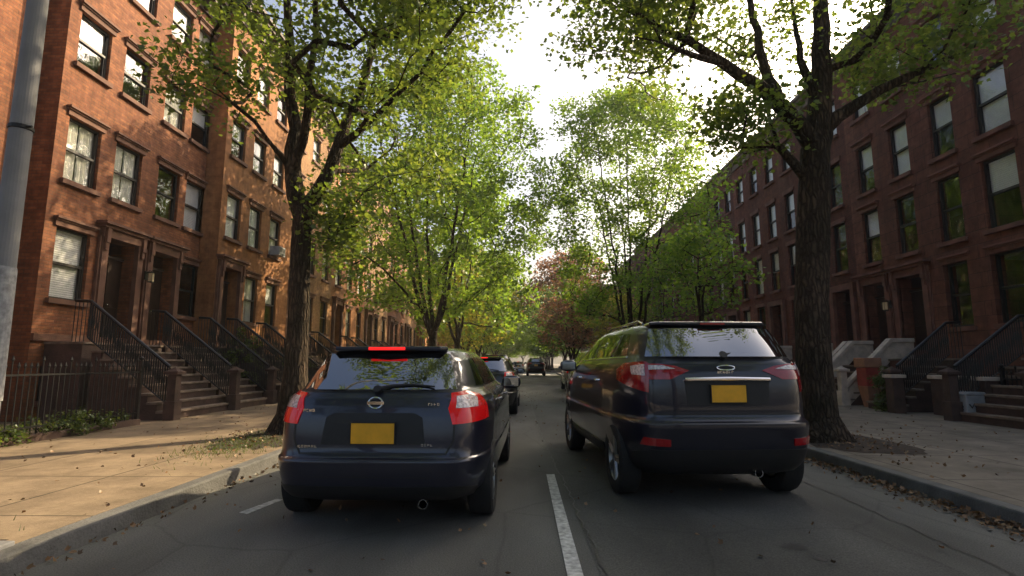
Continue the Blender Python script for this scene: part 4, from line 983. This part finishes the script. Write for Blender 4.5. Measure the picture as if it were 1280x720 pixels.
SUV = dict(name='parked_suv', paint='paint_charcoal', hw=.985, wr=.37, wy=(.82, 3.72), track=.855, mirror=(1.06, 3.05, 1.33),
    layers=[(.28, .82, .34, 4.4, 8, 4), (.33, .90, .17, 4.55, 8, 4), (.42, .95, .07, 4.65, 8, 4), (.56, .975, .02, 4.7, 8.5, 4), (.72, .985, .0, 4.7, 9, 4), (.80, .985, -.002, 4.7, 9, 4), (.825, .975, .03, 4.68, 9, 4), (.86, .97, .055, 4.66, 9, 4),
            (1.0, .972, .062, 4.55, 9, 4), (1.15, .97, .072, 4.35, 9, 3.8), (1.28, .955, .09, 4.10, 9, 3.7), (1.36, .93, .115, 3.75, 9, 3.6), (1.40, .90, .14, 3.60, 8.5, 3.6), (1.45, .865, .18, 3.48, 8, 3.6),
            (1.58, .80, .27, 3.22, 8, 3.6), (1.70, .735, .36, 2.96, 8, 3.6), (1.76, .685, .43, 2.80, 7, 3.4), (1.795, .62, .56, 2.60, 6, 3.2), (1.812, .50, .8, 2.35, 5, 3), (1.82, .3, 1.1, 2.0, 4, 3)],
    patches=[('rear_window', [(-.74, 1.435), (.74, 1.435), (.64, 1.725), (-.64, 1.725)], 'rear', 'car_glass', dict(off=.005, fit=True, thick=.04)), ('window_surround', [(-.78, 1.415), (.78, 1.415), (.68, 1.745), (-.68, 1.745)], 'rear', 'plastic', dict(off=.002)),
             ('tail_light', STL, 'cyl', 'lens_dim', dict(off=.010)), ('tail_light', mirrored(STL), 'cyl', 'lens_dim', dict(off=.010)),
             ('tail_light', STI, 'rear', 'lens_dim', dict(off=.010)), ('tail_light', mirrored(STI), 'rear', 'lens_dim', dict(off=.010)),
             ('reversing_light', STC, 'cyl', 'lens_clear', dict(off=.015)), ('reversing_light', mirrored(STC), 'cyl', 'lens_clear', dict(off=.015)),
             ('reversing_light', SCI, 'rear', 'lens_clear', dict(off=.015)), ('reversing_light', mirrored(SCI), 'rear', 'lens_clear', dict(off=.015)),
             ('reflector', [(-.84, .60), (-.60, .595), (-.60, .66), (-.82, .675)], 'rear', 'lens_dim', dict(off=.010)), ('reflector', [(.60, .595), (.84, .60), (.82, .675), (.60, .66)], 'rear', 'lens_dim', dict(off=.010)),
             ('plate_recess_shade', [(-.40, .97), (.40, .97), (.42, 1.19), (-.42, 1.19)], 'rear', 'plastic', dict(off=.004)),  # no real hollow here: black panel painted as the shade round the plate
             ('bumper_valance', [(-56, .285), (56, .285), (56, .50), (40, .56), (-40, .56), (-56, .50)], 'cyl', 'plastic', dict(off=.008)),
             ('windscreen', [(-.68, 1.44), (.68, 1.44), (.58, 1.74), (-.58, 1.74)], 'front', 'car_glass_side', dict(off=.004))]
            + both('side_window', [(.62, 1.45), (1.05, 1.44), (1.05, 1.70), (.84, 1.69)], 'car_glass_side') + both('side_window', [(1.12, 1.44), (2.05, 1.43), (2.05, 1.73), (1.12, 1.71)], 'car_glass_side')
            + both('side_window', [(2.12, 1.43), (3.12, 1.42), (2.62, 1.70), (2.12, 1.73)], 'car_glass_side')
            + [('sill_cladding', [(1.25, .30), (3.3, .30), (3.3, .47), (1.25, .47)], 'side', 'plastic', dict(side=s_, off=.012)) for s_ in (1, -1)]
            + [('window_trim', [(.60, 1.425), (3.2, 1.40), (3.2, 1.415), (.60, 1.442)], 'side', 'chrome', dict(side=s_, off=.008)) for s_ in (1, -1)],
    seams=[([(-.80, 1.40), (-.775, 1.2), (-.76, .95), (-.72, .885), (.72, .885), (.76, .95), (.775, 1.2), (.80, 1.40)], 'rear', dict(wd=.012)), ([(-60, .84), (-48, .83)], 'cyl', {}), ([(48, .83), (60, .84)], 'cyl', {})]
          + [(p_, 'side', dict(side=s_)) for s_ in (1, -1) for p_ in ([(1.2, .75), (1.12, 1.0), (1.1, 1.42)], [(2.09, .42), (2.09, 1.42)], [(3.1, .48), (3.15, 1.38)])],
    extra=suv_extra)
car1 = make_car(HATCH, 'dark navy hatchback with glowing red tail lights and yellow number plate, ahead on the left', 'car', (-1.22, 4.42, 0), R(-1.5))
car2 = make_car(SUV, 'large charcoal SUV with chrome tailgate bar and yellow number plate on the right', 'suv', (2.0, 5.25, 0), R(4.5))
def recolour(root, m):
    for o_ in [x for x in bpy.data.objects if x.parent == root or (x.parent and x.parent.parent == root)]:
        if o_.data and o_.data.materials and o_.data.materials[0].name.startswith('paint_'):
            o_.material_slots[0].link = 'OBJECT'; o_.material_slots[0].material = M[m]
for src, loc, rz, pm_, lab, cat in (
    (car1, (-1.08, 14.0, 0), -1, 'paint_black', 'black hatchback directly in front of the navy hatchback', 'car'),
    (car1, (-1.35, 17.2, 0), 0, 'paint_silver', 'silver hatchback second in line ahead of the navy hatchback', 'car'),
    (car1, (-1.45, 23.5, 0), 1, 'paint_white', 'white hatchback third in line ahead of the navy hatchback', 'car'),
    (car2, (-1.5, 30, 0), 0, 'paint_grey', 'grey SUV fourth in line ahead of the navy hatchback', 'suv'),
    (car1, (-1.5, 44, 0), 0, 'paint_black', 'black hatchback fifth in line ahead of the navy hatchback', 'car'),
    (car2, (1.45, 55, 0), 0, 'paint_charcoal', 'dark SUV far down the road, alone in the middle of the right lane', 'suv'),
    (car1, (-.6, 84, 0), 0, 'paint_white', 'white hatchback beyond the crosswalk on the left', 'car'),
    (car2, (2.9, 17.5, 0), 2, 'paint_grey', 'grey SUV parked at the right kerb first beyond the charcoal SUV', 'suv'),
    (car1, (3.0, 25, 0), 0, 'paint_silver', 'silver hatchback parked at the right kerb, second beyond the charcoal SUV', 'car'),
    (car2, (3.0, 90, 0), 0, 'paint_white', 'white SUV beyond the crosswalk on the right', 'suv')):
    c = copy_tree(src); c.location = loc; c.rotation_euler.z = R(rz); c['label'] = lab; c['category'] = cat; recolour(c, pm_)
    c['group'] = 'cars further down the street'
# ------------------------------------------------------------------ street furniture and small things
# grey steel lamp post at the far left
lp = empty('lamp_post', (-3.62, 3.62, .14), 0, 'tall grey tapered steel lamp post standing at the left edge of the pavement', 'lamp post')
mb = MB(); mb.lathe([(.086, .25), (.072, 1.9), (.060, 4.2), (.045, 8.2)], 24); mb.build('pole', M['steel'], lp)
mb = MB(); mb.box(-.17, .17, -.17, .17, 0, .04); mb.lathe([(.14, .04), (.14, .2), (.105, .28), (.094, .28)], 12); mb.build('base', M['steel'], lp, bevel=.008)
mb = MB(); mb.lathe([(.088, .98), (.079, 1.88), (.074, 1.9)], 24); mb.build('sticker_wrap', M['steel_patch'], lp)
mb = MB(); mb.lathe([(.069, 2.9), (.075, 2.905), (.075, 2.93), (.069, 2.935)], 16); mb.tube([(.07, -.03, 2.917), (.11, -.03, 2.917)], .009, 6); mb.build('clamp_band', M['plastic'], lp)
mb = MB(); mb.tube([(0, 0, 8.1), (.1, 0, 8.6), (.6, 0, 8.95), (1.9, 0, 9.0)], [.05, .045, .04, .035], 10); mb.build('arm', M['steel'], lp, smooth=True)
mb = MB(); mb.lathe([(.03, .12), (.14, .09), (.19, 0), (.17, -.05), (0, -.07)], 16, (0, 0, 0)); mb.build('lamp_head', M['steel'], lp, (2.0, 0, 8.96), smooth=True)
# iron fence of the front garden
def fence(x, ya, yb, label, h=1.15, gate=None):
    e = empty('iron_fence', (x, ya, .14), 0, label, 'fence'); L = yb - ya
    k = MB().box(-.09, .09, 0, L, -.04, .12); k.build('fence_kerb', M['stone_stoop'], e, bevel=.01)
    r = MB()
    for z in (.22, h - .12): r.box(-.015, .015, 0, L, z, z + .03)
    r.build('rail', M['iron'], e)
    p = MB(); n = int(L / .105)
    for i in range(n + 1):
        y_ = L * i / n; t = h + (.1 if i % 5 == 0 else 0)
        p.tube([(0, y_, .12), (0, y_, t)], .011, 5); p.lathe([(.011, t), (.024, t + .03), (.0, t + .10)], 6, (0, y_, 0))
    p.build('picket', M['iron'], e)
    for y_ in (0, L):
        q = MB(); q.box(-.03, .03, y_ - .03, y_ + .03, .1, h + .12); q.lathe([(.0, h + .12), (.045, h + .15), (.045, h + .18), (0, h + .22)], 8, (0, y_, 0)); q.build('post', M['iron'], e)
    return e
fence(-7.72, 5.4, 10.85, 'black iron picket fence along the front garden at the left edge')
fence(10.1, 9.7, 11.6, 'black iron picket fence in front of the brownstone at the right edge', h=1.0)
# ivy and hedges
def shrub(label, loc, r, n, per=70, size=.055, seed=1, cat='shrub', m='leaf_shrub', name='shrub', zmin=0.02):
    rng = np.random.default_rng(seed); e = empty(name, loc, 0, label, cat)
    cl = ellipsoid_pts(rng, n, (0, 0, r[2] * .8), r, zmin); mb = MB()
    for c in cl[::2]: mb.tube([(c[0] * .15, c[1] * .3, 0), (c[0] * .5, c[1] * .7, c[2] * .6), tuple(c)], [.012, .008, .004], 4, cap=False)
    link('stem', mb.mesh('stem', fix=False), M['bark'], e); link('foliage', leaves_mesh('foliage', cl, per, .14, size, rng), M[m], e)
    return e
shrub('low green ivy creeping through the foot of the iron fence', (-7.75, 8.9, .14), (.32, 1.7, .22), 60, 45, .05, 3, 'ivy', name='ivy')
shrub('tall green bush between the second and third stoops from the left', (-8.7, 16.6, .14), (.7, .5, 1.25), 80, 55, .06, 4, 'bush', name='bush')
shrub('dense green bush beside the smooth orange-brown house, past its stoop', (-8.6, 20.2, .14), (.8, 1.0, 1.0), 110, 55, .06, 5, 'bush', name='bush')
shrub('small dark shrub beside the grey planter pillar on the right', (9.25, 14.2, .14), (.26, .26, .62), 26, 50, .05, 8, 'shrub')
# right pavement: red and orange box, planter pillar, grey box with a scrawl
e = empty('street_box', (9.75, 15.45, .14), 0, 'narrow box painted red and orange standing before the white-coped stoop', 'box')
e.scale = (1, 1, 1.12)
MB().box(-.2, .2, -.22, .22, .52, .98).build('front_panel', M['red_box'], e, bevel=.015)
MB().box(-.24, .24, -.25, .25, .98, 1.22).build('top', M['orange_box'], e, bevel=.02)
MB().add([(-.2, -.22, .52), (.2, -.22, .52), (.2, .22, .52), (-.2, .22, .52), (-.10, -.1, 0), (.16, -.1, 0), (.16, .16, 0), (-.10, .16, 0)], [(0, 1, 5, 4), (1, 2, 6, 5), (2, 3, 7, 6), (3, 0, 4, 7), (4, 5, 6, 7), (3, 2, 1, 0)]).build('foot', M['orange_box'], e, bevel=.01)
e = empty('stone_pillar', (9.28, 13.72, .14), 0, 'short grey stone pillar with a flat cap at the foot of the right stoop', 'pillar')
MB().box(-.14, .14, -.14, .14, 0, .86).build('shaft', M['stone_stoop'], e, bevel=.01); MB().box(-.18, .18, -.18, .18, .86, .94).build('cap', M['stone_light'], e, bevel=.01)
e = empty('low_wall', (10.0, 11.75, .14), 0, 'dark low stone wall with pale coping behind the grey scrawled box', 'wall')
MB().box(-.15, .15, -.0, 1.55, 0, .85).build('wall', M['stone_stoop'], e, bevel=.01); MB().box(-.20, .20, -.03, 1.58, .85, .93).build('coping', M['stone_light'], e, bevel=.01)
e = empty('utility_box', (9.55, 11.95, .14), 0, 'light grey box with a dark scrawl on its side against the low wall', 'box')
MB().box(-.2, .2, -.28, .28, .08, .56).build('body', M['grey_box'], e, bevel=.02)
MB().box(-.22, .22, -.30, .30, 0, .08).build('plinth', M['stone_light'], e, bevel=.01)
MB().prism([(-.22, .56), (.22, .56), (.19, .62), (-.16, .62)], -.30, .30, 'y').build('lid', M['grey_box'], e, bevel=.01)
sw = MB(); pr = [(-.2, .3), (-.15, .37), (-.1, .29), (-.05, .38), (-.02, .30), (.03, .36), (.07, .28), (.1, .37), (.15, .31), (.2, .35)]
sw.tube([(-.212, a, b) for a, b in pr], .014, 5); sw.tube([(-.212, -.2, .25), (-.212, .0, .27), (-.212, .19, .25)], .009, 5)
sw.tube([(a, -.292, b) for a, b in pr if abs(a) < .18], .012, 5)
sw.build('scrawl', M['scrawl'], e)
# wall lanterns
def lantern(x, y_, z, o, label):
    e = empty('wall_lantern', (x, y_, z), 0, label, 'lantern')
    mb = MB(); mb.box(0, o * .03, -.05, .05, -.12, .12); mb.tube([(o * .02, 0, .05), (o * .12, 0, .14), (o * .17, 0, .1)], .012, 6); mb.box(o * .10, o * .24, -.07, .07, .06, .09); mb.box(o * .11, o * .23, -.06, .06, -.20, -.17)
    for a in (-.055, .055):
        for b in (.115, .225): mb.tube([(o * b, a, -.17), (o * b, a, .06)], .006, 4)
    mb.build('bracket', M['iron'], e); MB().box(o * .125, o * .215, -.045, .045, -.17, .06).build('lamp_glass', M['lamp_glass'], e)
lantern(-10.35, 14.38, 3.75, 1, 'small black wall lantern between the twin doorways of the left brick house')
lantern(11.35, 16.62, 3.15, -1, 'small lit wall lantern between the two doorways of the right brownstone')
# window air conditioners high on the left
for k, (y_, z) in enumerate(((20.85, 5.58),)):
    e = empty('air_conditioner', (-9.9, y_, z), 0, 'grey window air conditioner on the second storey of the smooth orange-brown house', 'air conditioner')
    MB().box(-.05, .34, -.28, .28, .0, .36).build('casing', M['grey_box'], e, bevel=.015)
    g = MB()
    for i in range(9): g.box(.342, .348, -.25, .25, .04 + i * .033, .055 + i * .033)
    g.build('grille', M['plastic'], e)
# tree pits
for x, y_, sx, sy in ((-4.15, 9.3, .62, 1.5), (5.05, 9.2, .72, 1.5), (-4.0, 3.0, .5, .9)):
    n = 26; rr = random.Random(int(x * 10)); pts = []
    for i in range(n):
        t = 2 * math.pi * i / n; q = 1 + rr.uniform(-.16, .14); pts.append((x + sx * q * math.copysign(abs(math.cos(t)) ** .6, math.cos(t)), y_ + sy * q * math.copysign(abs(math.sin(t)) ** .6, math.sin(t))))
    vs = [(a, b, .151) for a, b in pts] + [(x, y_, .185)]
    tag(MB().add(vs, [(i, (i + 1) % n, n) for i in range(n)]).build('tree_pit', M['soil']), kind='structure')
def scatter(name, label, pts, size, m, seed, cat, up=1.0):
    rng = np.random.default_rng(seed); P_ = np.array(pts)
    me = leaves_mesh(name, P_, 1, .001, size, rng, droop=0 if up else .2)
    return tag(link(name, me, M[m]), label, cat, kind='stuff')
r_ = random.Random(9); P_ = []
for i in range(5200):          # drift along the right kerb
    y_ = 2 + 40 * r_.random() ** 1.5; P_.append((KR - abs(r_.gauss(0, .13)) - .02, y_, .012 + r_.random() * .035))
for i in range(700):
    y_ = 3 + 30 * r_.random(); P_.append((KL + abs(r_.gauss(0, .10)) + .01, y_, .012 + r_.random() * .02))
for i in range(500): P_.append((r_.uniform(KL, KR), r_.uniform(2.2, 26), .016))
for i in range(420): P_.append((r_.uniform(-7.6, KL - .2), r_.uniform(3, 26), .162))
for i in range(420): P_.append((r_.uniform(KR + .2, 9.6), r_.uniform(3, 26), .162))
for i in range(500): P_.append((5.05 + r_.gauss(0, .5), 9.2 + r_.gauss(0, 1.0), .19))
for i in range(300): P_.append((-4.15 + r_.gauss(0, .4), 9.2 + r_.gauss(0, 1.0), .19))
scatter('fallen_leaves', 'brown fallen leaves drifted along the kerbs and scattered over road and pavements', P_, .042, 'litter', 4, 'leaves')
# grass tufts in the left tree pits
rg = np.random.default_rng(8); n = 3800; V = []; F = []
for i in range(n):
    if i % 4: x, y_ = -4.2 + rg.normal() * .32, 8.6 + rg.normal() * .75
    else: x, y_ = -4.05 + rg.normal() * .2, 3.0 + rg.normal() * .45
    if x > KL - .19: continue
    a = rg.random() * 6.28; h = .02 + .035 * rg.random(); w_ = .004; lx, ly = rg.normal(size=2) * .03; k = len(V)
    V += [(x - w_ * math.cos(a), y_ - w_ * math.sin(a), .15), (x + w_ * math.cos(a), y_ + w_ * math.sin(a), .15), (x + lx, y_ + ly, .16 + h)]; F.append((k, k + 1, k + 2))
me = bpy.data.meshes.new('grass'); me.from_pydata(V, [], F); tag(link('grass', me, M['leaf_shrub']), 'patchy green grass around the foot of the left kerb trees', 'grass', kind='stuff')
